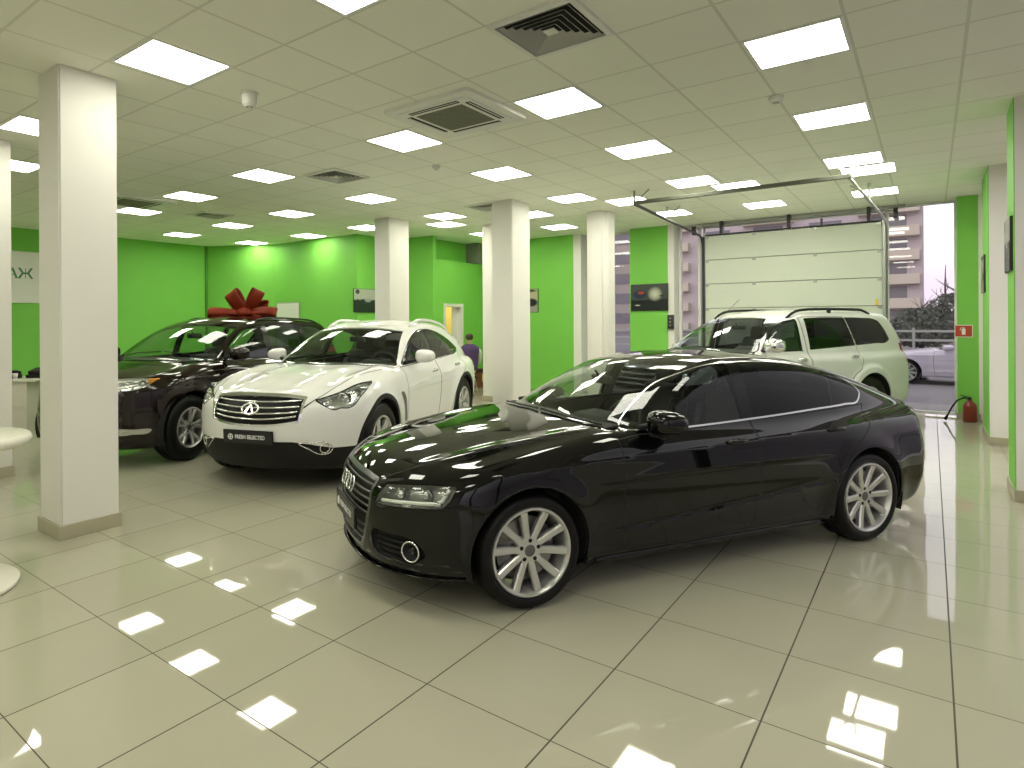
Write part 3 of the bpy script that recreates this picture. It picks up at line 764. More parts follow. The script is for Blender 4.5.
def make_wheel(parent, Rt, width, Rr, style, alloy=M_ALLOY):
    """outer side faces +y, centre of the wheel at the origin, outer tyre wall at y = 0"""
    w = empty('wheel', parent=parent)
    b = NB(); W = width
    lathe(b, [(Rr-.012, -.012), (Rr+.004, -.004), (Rr+.015, 0.004), (Rr+(Rt-Rr)*.45, .010), (Rr+(Rt-Rr)*.75, .002), (Rt-.012, -.012), (Rt-.003, -.026), (Rt, -.05), (Rt, -W*.35), (Rt-.008, -W*.355), (Rt-.008, -W*.375), (Rt, -W*.38), (Rt, -W*.62), (Rt-.008, -W*.625), (Rt-.008, -W*.645), (Rt, -W*.65), (Rt, -W+.05), (Rt-.012, -W+.012), (Rr+.03, -W), (Rr-.012, -W+.012)], 64, 'y')
    bmesh.ops.recalc_face_normals(b, faces=b.faces)
    obj('tyre', b, M_RUBBER, w, smooth=True)
    b = NB()
    lathe(b, [(Rr+.002, -.006), (Rr-.002, .004), (Rr-.012, .005), (Rr-.020, -.004), (Rr-.026, -.03), (Rr-.035, -.07), (Rr-.045, -W*.6), (Rr-.02, -W+.02)], 64, 'y')
    hub = -.030
    if style == 'ten':
        for k in range(10): spoke(b, 2*PI*k/10 + .12, .055, Rr-.012, .040, .047, hub, -.004, .035, -.004)
        lathe(b, [(.0, hub-.004), (.030, hub-.004), (.034, hub+.001), (.072, hub-.001), (.080, hub-.012), (.080, hub-.05)], 40, 'y')
    elif style == 'five':
        for k in range(5):
            a = 2*PI*k/5 + .5
            for s in (-1, 1): spoke(b, a + s*.12, .05, Rr-.015, .034, .046, hub, -.008, .035, .004, skew=s*.10)
        lathe(b, [(.0, hub), (.03, hub), (.075, hub-.002), (.085, hub-.02), (.085, hub-.05)], 40, 'y')
    else:
        for k in range(6): spoke(b, 2*PI*k/6 + .2, .05, Rr-.015, .070, .088, hub, -.008, .035, .006)
        lathe(b, [(.0, hub), (.03, hub), (.078, hub-.002), (.088, hub-.02), (.088, hub-.05)], 40, 'y')
    bmesh.ops.recalc_face_normals(b, faces=b.faces)
    obj('rim', b, alloy, w, angle=35)
    b = NB(); lathe(b, [(0, hub+.006), (.026, hub+.005), (.034, hub+.001), (.035, hub-.01)], 32, 'y'); bmesh.ops.recalc_face_normals(b, faces=b.faces)
    obj('hub_cap', b, M_GREYMETAL, w, angle=40)
    b = NB()
    for k in range(5):
        a = 2*PI*k/5 + .35
        lathe(b, [(0, hub-.001), (.012, hub-.001), (.012, hub-.02)], 12, 'y', c=(.057*math.cos(a), .003, .057*math.sin(a)))
    obj('wheel_bolts', b, M_BLKPLASTIC, w)
    b = NB(); lathe(b, [(.07, -.085), (Rr*.72, -.085), (Rr*.72, -.105), (.07, -.105)], 48, 'y'); bmesh.ops.recalc_face_normals(b, faces=b.faces)
    obj('brake_disc', b, M_DISC, w, angle=30)
    b = NB(); lathe(b, [(Rr*.45, -.06), (Rr*.78, -.06), (Rr*.80, -.075), (Rr*.80, -.12), (Rr*.45, -.12), (Rr*.45, -.06)], 14, 'y', a0=-.5, a1=.75); bmesh.ops.recalc_face_normals(b, faces=b.faces)
    obj('brake_caliper', b, M_GREYMETAL, w, angle=30)
    return w
def fit_wheels(root, spec, Rt, width, Rr, style, wb, yo, steer=0.):
    w0 = make_wheel(root, Rt, width, Rr, style)
    w0.location = (0, yo, Rt); w0.rotation_euler = (0, 0, steer)
    for x, s in ((-wb, 1), (0, -1), (-wb, -1)):
        c = copy_tree(w0, root); c.location = (x, s*yo, Rt); c.rotation_euler = (0, .4*x, (PI if s < 0 else 0) + (steer if x == 0 else 0))
def wheel_wells(root, zc, Ra, y0, y1, wb):
    for x in (0, -wb):
        for s in (-1, 1):
            b = NB(); n = 28; A = []
            for k in range(n+1):
                a = -.35 + (PI + .7)*k/n; r = Ra + .012
                A.append([b.verts.new((x + r*math.cos(a), s*yy, zc + r*math.sin(a))) for yy in (y1, y0)])
            for k in range(n): b.faces.new((A[k][0], A[k][1], A[k+1][1], A[k+1][0]))
            b.faces.new([q[1] for q in A])
            bmesh.ops.recalc_face_normals(b, faces=b.faces)
            obj('wheel_well', b, M_WELL, root)

# ---------------------------------------------------------------- cabin
def pad(bm, c, s, rot=(0, 0, 0), bev=.05): obox(bm, c, s, rot, bev, 3)
def seat(root, x, y, z, m, w=.50):
    e = empty('seat', (x, y, z), parent=root)
    b = NB(); pad(b, (0, 0, .10), (.54, w, .17), (0, -.12, 0), .06)
    for s in (-1, 1): pad(b, (0, s*w*.44, .14), (.50, .10, .17), (0, -.12, 0), .045)
    obj('seat_cushion', b, m, e, smooth=True)
    b = NB(); pad(b, (-.36, 0, .44), (.15, w*.94, .66), (0, -.30, 0), .06)
    for s in (-1, 1): pad(b, (-.32, s*w*.43, .40), (.17, .10, .50), (0, -.30, 0), .045)
    obj('seat_back', b, m, e, smooth=True)
    b = NB(); pad(b, (-.475, 0, .835), (.10, .27, .17), (0, -.22, 0), .045)
    for s in (-1, 1): tube(b, [(-.45, s*.06, .70), (-.465, s*.06, .80)], .007)
    obj('head_restraint', b, m, e, smooth=True)
def cabin(root, dash_x, dash_z, hw, zf, seat_x, m_seat, wheel_y=.37, rear_x=None, mirror=None):
    b = NB()
    P = [(dash_x+.42, dash_z-.02), (dash_x+.12, dash_z+.015), (dash_x-.04, dash_z+.03), (dash_x-.13, dash_z-.01), (dash_x-.14, dash_z-.16), (dash_x-.02, dash_z-.30), (dash_x+.02, zf), (dash_x+.42, zf)]
    prism(b, rounded([(p[0], p[1]) for p in P], 4), -hw, hw, 'y')
    pad(b, (dash_x-.10, wheel_y, dash_z+.02), (.22, .34, .10), (0, .1, 0), .04)
    pad(b, (dash_x-.13, 0, dash_z-.16), (.14, .26, .26), (0, -.1, 0), .03)
    obj('dashboard', b, M_LINING, root, angle=40)
    c = Vector((dash_x-.30, wheel_y, dash_z-.03)); t = R(-24)
    e = empty('steering_wheel', c, parent=root, rot=(0, t, 0))
    b = NB(); tube(b, ring_pts((0, 0, 0), .185, 36, 'x'), .016, 10, closed=True)
    pad(b, (.01, 0, -.01), (.05, .15, .12), (0, 0, 0), .02)
    for a in (PI*.05, PI*.95, PI*1.5): obox(b, (.004, .12*math.cos(a), .12*math.sin(a)), (.02, .14 if a < 4 else .04, .035 if a < 4 else .13), (0, 0, 0), .006)
    obj('wheel_rim', b, M_LEATHER, e, smooth=True)
    b = NB(); tube(b, [(.02, 0, 0), (.22, 0, -.02)], .035); obj('steering_column', b, M_LINING, e)
    for s in (-1, 1): seat(root, seat_x, s*.37, zf+.06, m_seat)
    b = NB(); x = seat_x - (rear_x or .95)
    pad(b, (x, 0, zf+.20), (.50, hw*1.75, .18), (0, -.10, 0), .06); pad(b, (x-.34, 0, zf+.50), (.15, hw*1.75, .62), (0, -.38, 0), .06)
    for s in (-1, 1): pad(b, (x-.50, s*.36, zf+.86), (.09, .24, .13), (0, -.3, 0), .04)
    obj('rear_seat', b, m_seat, root, smooth=True)
    if mirror:
        b = NB(); pad(b, mirror, (.03, .24, .07), (0, .2, 0), .014); tube(b, [mirror, (mirror[0]+.06, 0, mirror[2]+.07)], .008)
        obj('rear_view_mirror', b, M_LINING, root, smooth=True)

# ---------------------------------------------------------------- fittings
def door_mirror(root, base, tip, m, size=(.11, .22, .15), glassm=M_MIRRORGLASS, fold=(0, 0), ftip=None):
    """left and right door mirror: cap, mirror face, foot"""
    for s in (1, -1):
        fd = fold[0] if s > 0 else fold[1]; tp = ftip[0 if s > 0 else 1] if (fd and ftip) else tip
        e = empty('door_mirror', (tp[0], s*tp[1], tp[2]), parent=root, rot=(0, 0, s*(.12 + fd)))
        b = NB(); bmesh.ops.create_uvsphere(b, u_segments=28, v_segments=18, radius=1)
        for v in b.verts:
            x, y, z = v.co
            sx = 1 if x > 0 else .28
            q = lambda a, p: math.copysign(abs(a)**p, a)
            v.co = (q(x, .85)*size[0]*sx, q(y, .72)*size[1]/2*(1 - .0*z), q(z, .75)*size[2]/2*(1 - s*y*.16))
        obj('mirror_cap', b, m, e, smooth=True)
        b = NB(); bmesh.ops.create_circle(b, cap_ends=True, segments=28, radius=1)
        for v in b.verts:
            x, y, z = v.co; q = lambda a, p: math.copysign(abs(a)**p, a)
            v.co = (-.0, q(x, .72)*size[1]*.43, q(y, .75)*size[2]*.41)
        obj('mirror_glass', b, glassm, e, loc=(-size[0]*.285, 0, 0))
        b = NB(); p0 = Matrix.Rotation(-s*(.12 + fd), 3, 'Z') @ Vector((base[0]-tp[0], s*(base[1]-tp[1]), base[2]-tp[2]))
        tube(b, [p0, p0*.55 + Vector((0, 0, -.004)), (0, -s*size[1]*.25, -size[2]*.30)], [.035, .030, .026], 12, ry=.018)
        obj('mirror_foot', b, M_BLKPLASTIC, e, smooth=True)
def door_handle(root, S, x0, x1, z, m, off=.022, r=.011):
    for s in (1, -1):
        pts = []
        for k in range(9):
            t = k/8; x = x0 + (x1-x0)*t; p = S.left(x, z + .006*math.sin(PI*t), s)
            o = off*min(1, 4*t, 4*(1-t)) - .002
            pts.append((p[0], p[1] + s*o, p[2]))
        e = NB(); tube(e, pts, r, 10, ry=r*1.3); h = obj('door_handle', e, m, root, smooth=True)
        b = NB(); p = S.left((x0+x1)/2, z, s); n = S.normals(p[None])[0]
        bmesh.ops.create_uvsphere(b, u_segments=20, v_segments=8, radius=1, matrix=Matrix.Translation((p[0], p[1]-s*.003, p[2])) @ Matrix.Diagonal((abs(x1-x0)*.36, .006, .022, 1)))
        obj('handle_recess', b, M_SEAM, h, smooth=True)
def front_bar(bm, S, z, y0, y1, r, back=.0, n=24, ry=None, zc=0.):
    pts = []
    for k in range(n+1):
        y = y0 + (y1-y0)*k/n; zz = z + zc*(y/max(abs(y0), abs(y1)))**2; p = S.front(y, zz)
        if p is not None: pts.append((p[0]-back, y, zz))
    tube(bm, pts, r, 8, ry=ry)
def plate(root, S, z, body='FRESH SELECTED', out=.02, w=.52, hgt=.112):
    p = S.front(0, z); n = S.normals(p[None])[0]; tilt = math.atan2(n[2], n[0])
    e = empty('license_plate', (p[0]+out, 0, z), parent=root, rot=(0, -tilt, 0))
    e['label'] = 'black plate with white lettering'
    b = NB(); box(b, (-.012, -w/2-.008, -hgt/2-.008), (.004, w/2+.008, hgt/2+.008), .004); obj('plate_holder', b, M_BLKPLASTIC, e)
    b = NB(); box(b, (.0, -w/2, -hgt/2), (.0062, w/2, hgt/2), .002); obj('plate_face', b, M_PLATE, e)
    text('plate_lettering', body, .050, M_PLATETEXT, e, (.0066, .025, 0), (PI/2, 0, PI/2), .0006, sx=.86, bold=.0012)
    b = NB(); tube(b, ring_pts((.0068, -.185, 0), .024, 20, 'x'), .0045, 6, closed=True)
    tube(b, [(.0068, -.185, .024), (.0068, -.185, -.012)], .004, 6); tube(b, [(.0068, -.195, .004), (.0068, -.185, -.012), (.0068, -.175, .004)], .004, 6)
    obj('plate_emblem', b, M_PLATETEXT, e)
def lamp_ring(root, S, y, z, r, name='fog_lamp', m=M_CHROME, tr=.006, n0=None, rx=None, inner=None):
    for s in (1, -1):
        p = S.front(s*y, z); n = S.normals(p[None])[0]
        q = Vector(n).to_track_quat('Z', 'Y')
        e = empty(name, p, parent=root); e.rotation_mode = 'QUATERNION'; e.rotation_quaternion = q
        b = NB(); tube(b, ring_pts((0, 0, .004), r, 36, 'z', rx), tr, 8, closed=True); obj('lamp_bezel', b, m, e, smooth=True)
        b = NB(); lathe(b, [(0, -.03), (r*.5, -.028), (r*.95, .0)], 28); obj('reflector', b, inner or M_LAMPGREY, e, smooth=True)
        b = NB(); ball(b, (0, 0, -.012), (r*.45, r*.45, r*.3)); obj('bulb_lens', b, M_LENS, e, smooth=True)

def assemble(root, sh, paint, table, well=None):
    """label -> part; table rows: name, material, split into islands, flange"""
    for lab, (name, m, split, fl) in table.items():
        faces = sh.pick(lab)
        if not faces: continue
        groups = Shell.islands(faces) if split else [faces]
        for g in groups:
            if len(g) < 6 and split: continue
            shell_part(sh, g, name, m, root, flange=fl)
def lining(root, sh, skip):
    fs = [f for f, l in zip(sh.faces, sh.lab) if l not in skip]
    shell_part(sh, fs, 'cabin_lining', M_LINING, root, offset=-.028, flip=True)
def headlamp(root, sh, lab, depth, m_house, bulbs, S, lens=M_LENS):
    """recessed housing, clear lens and inner lamps, one for each side"""
    for g in Shell.islands(sh.pick(lab)):
        if len(g) < 6: continue
        h = shell_part(sh, g, 'headlight', m_house, root, offset=-depth, walls=1)
        shell_part(sh, g, 'headlight_lens', lens, h)
        s = 1 if sh.arr[g[0][0]][1] > 0 else -1
        for (x, y, z, r, kind) in bulbs:
            if x is None: x = S.front(y, z)[0] - .045
            b = NB(); p = Vector((x, s*y, z)); d = Vector((1, s*.25, 0)).normalized()
            if kind == 'ball':
                ball(b, p, (r*.8, r, r)); o = obj('projector', b, M_LENS if False else M_LAMPSILVER, h, smooth=True)
            elif kind == 'bar':
                obox(b, p, (r*.4, r, r*.22), (0, 0, -s*.7), .004); o = obj('light_bar', b, M_LAMPSILVER, h)
            elif kind == 'cup':
                lathe(b, [(0, -.03), (r*.6, -.025), (r, 0), (r+.004, .004)], 24, 'x'); bmesh.ops.transform(b, matrix=Matrix.Translation(p) @ Matrix.Rotation(s*.25, 4, 'Z'), verts=b.verts)
                o = obj('reflector', b, M_CHROME, h, smooth=True)
            elif kind == 'amber':
                obox(b, p, (.03, r, r*.55), (0, 0, s*.9), .008); o = obj('turn_signal', b, M_AMBER, h)
def wiper(root, S, pts):
    b = NB(); q = []
    for x, y in pts:
        p = S.above(x, y); n = S.normals(p[None])[0]; q.append(Vector(p) + Vector(n)*.014)
    tube(b, q, .007, 6); obj('wiper', b, M_BLKPLASTIC, root)
def corner_pt(S, a, z, back=.02):
    """point just under the skin where the diagonal view line at (a, z) meets the front corner"""
    k = 1.3; d = np.array([-1., -1., 0])/math.sqrt(2); o = np.array([k, k + a*math.sqrt(2), z]); p = S.ray(o, d, 0, 2.6)
    return p + d*back
# ---------------------------------------------------------------- black five-door coupe in front
def build_sportback(loc, rz, s):
    root = empty('car', loc, rz, s=s)
    tag(root, 'glossy black low five-door car with chrome-edged windows and silver ten-spoke wheels', 'car')
    S = CarShape(SPEC_SPORTBACK); sh = Shell(S, .017)
    Ra, zc, wb = .372, .327, 2.81
    def arch(P, N):
        d = np.minimum(np.hypot(P[:, 0], P[:, 2]-zc), np.hypot(P[:, 0]+wb, P[:, 2]-zc)) - Ra
        return np.maximum(d, .58 - np.abs(P[:, 1]))
    sh.region('arch', arch)
    DLO = rounded([(-.735, .945, 1), (-.95, 1.085), (-1.22, 1.226), (-1.50, 1.306), (-1.72, 1.328), (-1.95, 1.330), (-2.38, 1.300), (-2.70, 1.236), (-2.93, 1.142), (-2.985, 1.075), (-2.93, 1.020), (-2.75, 1.004), (-2.4, .990), (-1.8, .965), (-1.2, .947)], 6)
    dlo = side_fn(DLO, .35)
    sh.region('pillar_trim', lambda P, N: np.maximum(dlo(P, N)+.004, np.abs(P[:, 0] + 1.725 + (P[:, 2]-.95)*.16) - .052))
    sh.region('pillar_trim', lambda P, N: np.maximum(dlo(P, N)+.004, np.abs(P[:, 0] + 2.60 + (P[:, 2]-1.0)*.35) - .012))
    sh.region('front_pane', lambda P, N: np.maximum(dlo(P, N), -1.66 - P[:, 0]), cut=False)
    sh.region('side_window', dlo)
    sh.region('window_trim', lambda P, N: dlo(P, N) - .013*np.clip(np.abs(N[:, 1]), .35, 1)**1.5)
    ws = screen_fn(rounded([(0, .90, 1), (.5, .90), (.765, .925, 1), (.66, 1.10), (.545, 1.285, 1), (.30, 1.322), (0, 1.332, 1)], 6), -1.6, .2, .15)
    sh.region('windshield', ws)
    rw = screen_fn(rounded([(0, 1.03, 1), (.45, 1.04), (.56, 1.06, 1), (.50, 1.20), (.45, 1.30, 1), (.2, 1.335), (0, 1.34, 1)], 6), -3.8, -2.2, .1, True)
    sh.region('rear_window', rw)
    HD = rounded([(-.255, .572, 1), (-.215, .640), (-.175, .688, 1), (0, .706), (.16, .720), (.285, .722, 1), (.26, .66), (.215, .604, 1), (.05, .592), (-.10, .580)], 6)
    hd = corner_fn(HD, .25, .2)
    sh.region('headlight', hd)
    sh.region('headlight_trim', lambda P, N: hd(P, N) - .006)
    GR = rounded([(0, .690, 1), (.25, .688), (.365, .680, 1), (.362, .56), (.335, .46), (.285, .33), (.255, .285, 1), (0, .275, 1)], 6)
    gr = front_fn(GR, .5, .1)
    sh.region('grille', gr)
    sh.region('grille_frame', lambda P, N: gr(P, N) - .024)
    IN = rounded([(.40, .405), (.56, .420), (.70, .405), (.745, .335), (.70, .285), (.55, .275), (.43, .285)], 6)
    it = front_fn(IN, .3, .05)
    sh.region('air_intake', it)
    TL = rounded([(.42, .885, 1), (.60, .905), (.775, .885, 1), (.79, .80), (.70, .755), (.45, .76, 1)], 4)
    tl = rear_fn(TL, -3.2, .55); sh.region('tail_light', tl)
    d1 = side_fn(np.array([(-.635, .905), (-.622, .70), (-.640, .30), (-.68, .245), (-1.67, .245), (-1.715, .45), (-1.735, .955), (-1.2, .927), (-.8, .921)]), .5)
    d2 = side_fn(rounded([(-1.745, .955, 1), (-1.725, .45), (-1.68, .245, 1), (-2.33, .245, 1), (-2.40, .40), (-2.46, .55), (-2.60, .70), (-2.78, .80), (-2.90, .90), (-2.965, .985, 1), (-2.4, .969), (-2.0, .957)], 6), .5)
    hood = top_fn(rounded([(.80, -.2, 1), (.80, 0), (.775, .25), (.735, .40), (.62, .50), (.40, .595), (0, .665), (-.40, .72), (-.66, .745, 1), (-.60, .6), (-.52, .35), (-.49, 0), (-.49, -.2, 1)], 6), .25, -1, .6)
    def bumper(P, N):
        v = np.maximum(.30 - P[:, 0], P[:, 2] - (.585 + .02*np.abs(P[:, 1])))
        return np.where(P[:, 0] > .2, v, .3)
    for g in (d1, d2, hood): sh.gap(g, .0035)
    sh.gap(bumper, .003)
    sh.region('front_door', d1, cut=False); sh.region('rear_door', d2, cut=False); sh.region('hood', hood, cut=False); sh.region('front_bumper', bumper, cut=False)
    sh.finish()
    P = M_BLACKPAINT
    assemble(root, sh, P, {
        'body': ('body_shell', P, False, .014), 'panel_gap': ('panel_gap', M_SEAM, False, 0), 'front_door': ('front_door', P, True, .01), 'rear_door': ('rear_door', P, True, .01),
        'hood': ('hood', P, False, .01), 'front_bumper': ('front_bumper', P, False, .012), 'front_pane': ('side_window', M_SIDEGLASS, True, 0), 'side_window': ('side_window', M_TINT, True, 0), 'pillar_trim': ('pillar_trim', M_GLOSSBLK, True, 0), 'air_intake_x': ('air_intake', M_BLKPLASTIC, True, 0),
        'window_trim': ('window_trim', M_SATIN, True, .006), 'windshield': ('windshield', M_WINDSCREEN, False, 0), 'rear_window': ('rear_window', M_TINT, False, 0),
        'headlight_trim': ('headlight_trim', M_GLOSSBLK, True, .004), 'grille_frame': ('grille_frame', M_GREYMETAL, False, .02), 'tail_light': ('tail_light', M_REDLENS, True, .01)})
    lining(root, sh, ('arch', 'front_pane', 'side_window', 'windshield', 'rear_window', 'headlight', 'grille', 'air_intake', 'panel_gap', 'window_trim'))
    headlamp(root, sh, 'headlight', .055, M_LAMPMID, [(.655, .555, .640, .042, 'cup'), (.665, .555, .640, .028, 'ball'), (.555, .690, .655, .046, 'cup'), (.56, .69, .655, .026, 'ball'), (.50, .755, .625, .10, 'bar'), (.62, .60, .590, .12, 'bar'), (.46, .775, .680, .07, 'bar')], S)
    for h in [o for o in root.children if o.name.startswith('headlight') and 'trim' not in o.name]:
        s = 1 if np.mean([v.co.y for v in h.data.vertices]) > 0 else -1
        pts = [corner_pt(S, a, z, .022) for a, z in ((-.205, .592), (-.10, .600), (.05, .612), (.16, .620), (.205, .640), (.235, .700))]
        b = NB(); tube(b, [(p[0], s*p[1], p[2]) for p in pts], .011, 8); obj('light_guide', b, M_LIGHTGUIDE, h, smooth=True)
    g = sh.pick('grille'); gb = shell_part(sh, g, 'grille', M_BLKPLASTIC, root, offset=-.05, walls=1)
    for z, w in ((.655, .345), (.612, .345), (.569, .342), (.526, .335), (.483, .325), (.400, .285), (.355, .27), (.315, .255)):
        b = NB(); front_bar(b, S, z, -w, w, .0055, .014, ry=.008); obj('grille_bar', b, M_GREYMETAL, gb, smooth=True)
    for i in range(4):
        p = S.front(-.1, .615); y = (i - 1.5)*.068; p = S.front(y, .612); n = S.normals(p[None])[0]
        b = NB(); tube(b, ring_pts((0, 0, 0), .043, 30, 'x'), .0068, 8, closed=True)
        obj('emblem_ring', b, M_CHROME, gb, loc=(p[0]+.012 - .002*(i % 2), y, .612), rot=(0, -math.atan2(n[2], n[0]), 0), smooth=True)
    for fs in Shell.islands(sh.pick('air_intake')):
        a = shell_part(sh, fs, 'air_intake', M_BLKPLASTIC, root, offset=-.035, walls=1)
        s = 1 if sh.arr[fs[0][0]][1] > 0 else -1
        for z in (.375, .345, .315):
            b = NB(); front_bar(b, S, z, s*.43, s*.63, .005, .018, 10, ry=.009); obj('intake_fin', b, M_BLKPLASTIC, a, smooth=True)
    lamp_ring(root, S, .675, .345, .056, tr=.0055, inner=M_BLKPLASTIC)
    plate(root, S, .435)
    b = NB(); pts = []
    for k in range(41):
        y = -.84 + 1.68*k/40; p = S.front(y, .20)
        if p is not None: pts.append((p[0] + .012, y, .192 + .03*abs(y)**2))
    tube(b, pts, .022, 8, ry=.007); obj('front_lip', b, P, root, smooth=True)
    wheel_wells(root, zc, Ra, .56, .90, wb)
    fit_wheels(root, S, .327, .245, .252, 'ten', wb, .905)
    cabin(root, -.72, .93, .70, .27, -1.62, M_LEATHER, .37, .86, (-1.12, 0, 1.185))
    door_mirror(root, (-.84, .79, .960), (-.92, .905, 1.005), P, (.13, .25, .150), fold=(1.15, 1.15), ftip=((-.95, .905, 1.0), (-1.20, .85, .98)))
    door_handle(root, S, -1.45, -1.62, .832, P, .024, .011); door_handle(root, S, -2.40, -2.57, .845, P, .024, .011)
    wiper(root, S, [(-.62, -.62), (-.56, -.3), (-.545, .02)]); wiper(root, S, [(-.64, .66), (-.565, .36), (-.55, .06)])
    b = NB()
    for s in (1, -1):
        pts = []
        for k in range(25):
            x = -.46 - 1.94*k/24; p = S.left(x, .20, s); pts.append((x, (p[1] if p is not None else s*.85) + s*.004, .195))
        tube(b, pts, .012, 6, ry=.02)
    obj('sill_strip', b, P, root, smooth=True)
    return root
# ---------------------------------------------------------------- white crossover, brown SUV, white SUV
def front_tube(bm, S, pts, r, out=.0, closed=False, ry=None):
    q = []
    for y, z in pts:
        p = S.front(y, z)
        if p is not None: q.append((p[0]+out, y, z))
    tube(bm, q, r, 8, closed=closed, ry=ry)
def arch_fn(Ra, zc, wb, yin=.60):
    return lambda P, N: np.maximum(np.minimum(np.hypot(P[:, 0], P[:, 2]-zc), np.hypot(P[:, 0]+wb, P[:, 2]-zc)) - Ra, yin - np.abs(P[:, 1]))
def roof_rails(root, S, x0, x1, y, m, lift=.045, r=.014, feet=(), end=.12):
    for s in (1, -1):
        pts = []
        for k in range(21):
            t = k/20; x = x0 + (x1-x0)*t; p = S.above(x, s*y)
            e = min(1, t/end, (1-t)/end); pts.append((x, s*y, p[2] + lift*math.sin(e*PI/2) - .004))
        b = NB(); tube(b, pts, r, 8, ry=r*1.2); rr = obj('roof_rail', b, m, root, smooth=True)
        for x in feet:
            p = S.above(x, s*y); b = NB(); box(b, (x-.035, s*y-.012, p[2]-.01), (x+.035, s*y+.012, p[2]+lift), .006); obj('rail_foot', b, m, rr)
def side_strip(root, S, name, m, x0, x1, z, r, ry, out=.004):
    for s in (1, -1):
        pts = []
        for k in range(25):
            x = x0 + (x1-x0)*k/24; p = S.left(x, z, s)
            if p is not None: pts.append((x, p[1]+s*out, z))
        b = NB(); tube(b, pts, r, 8, ry=ry); obj(name, b, m, root, smooth=True)

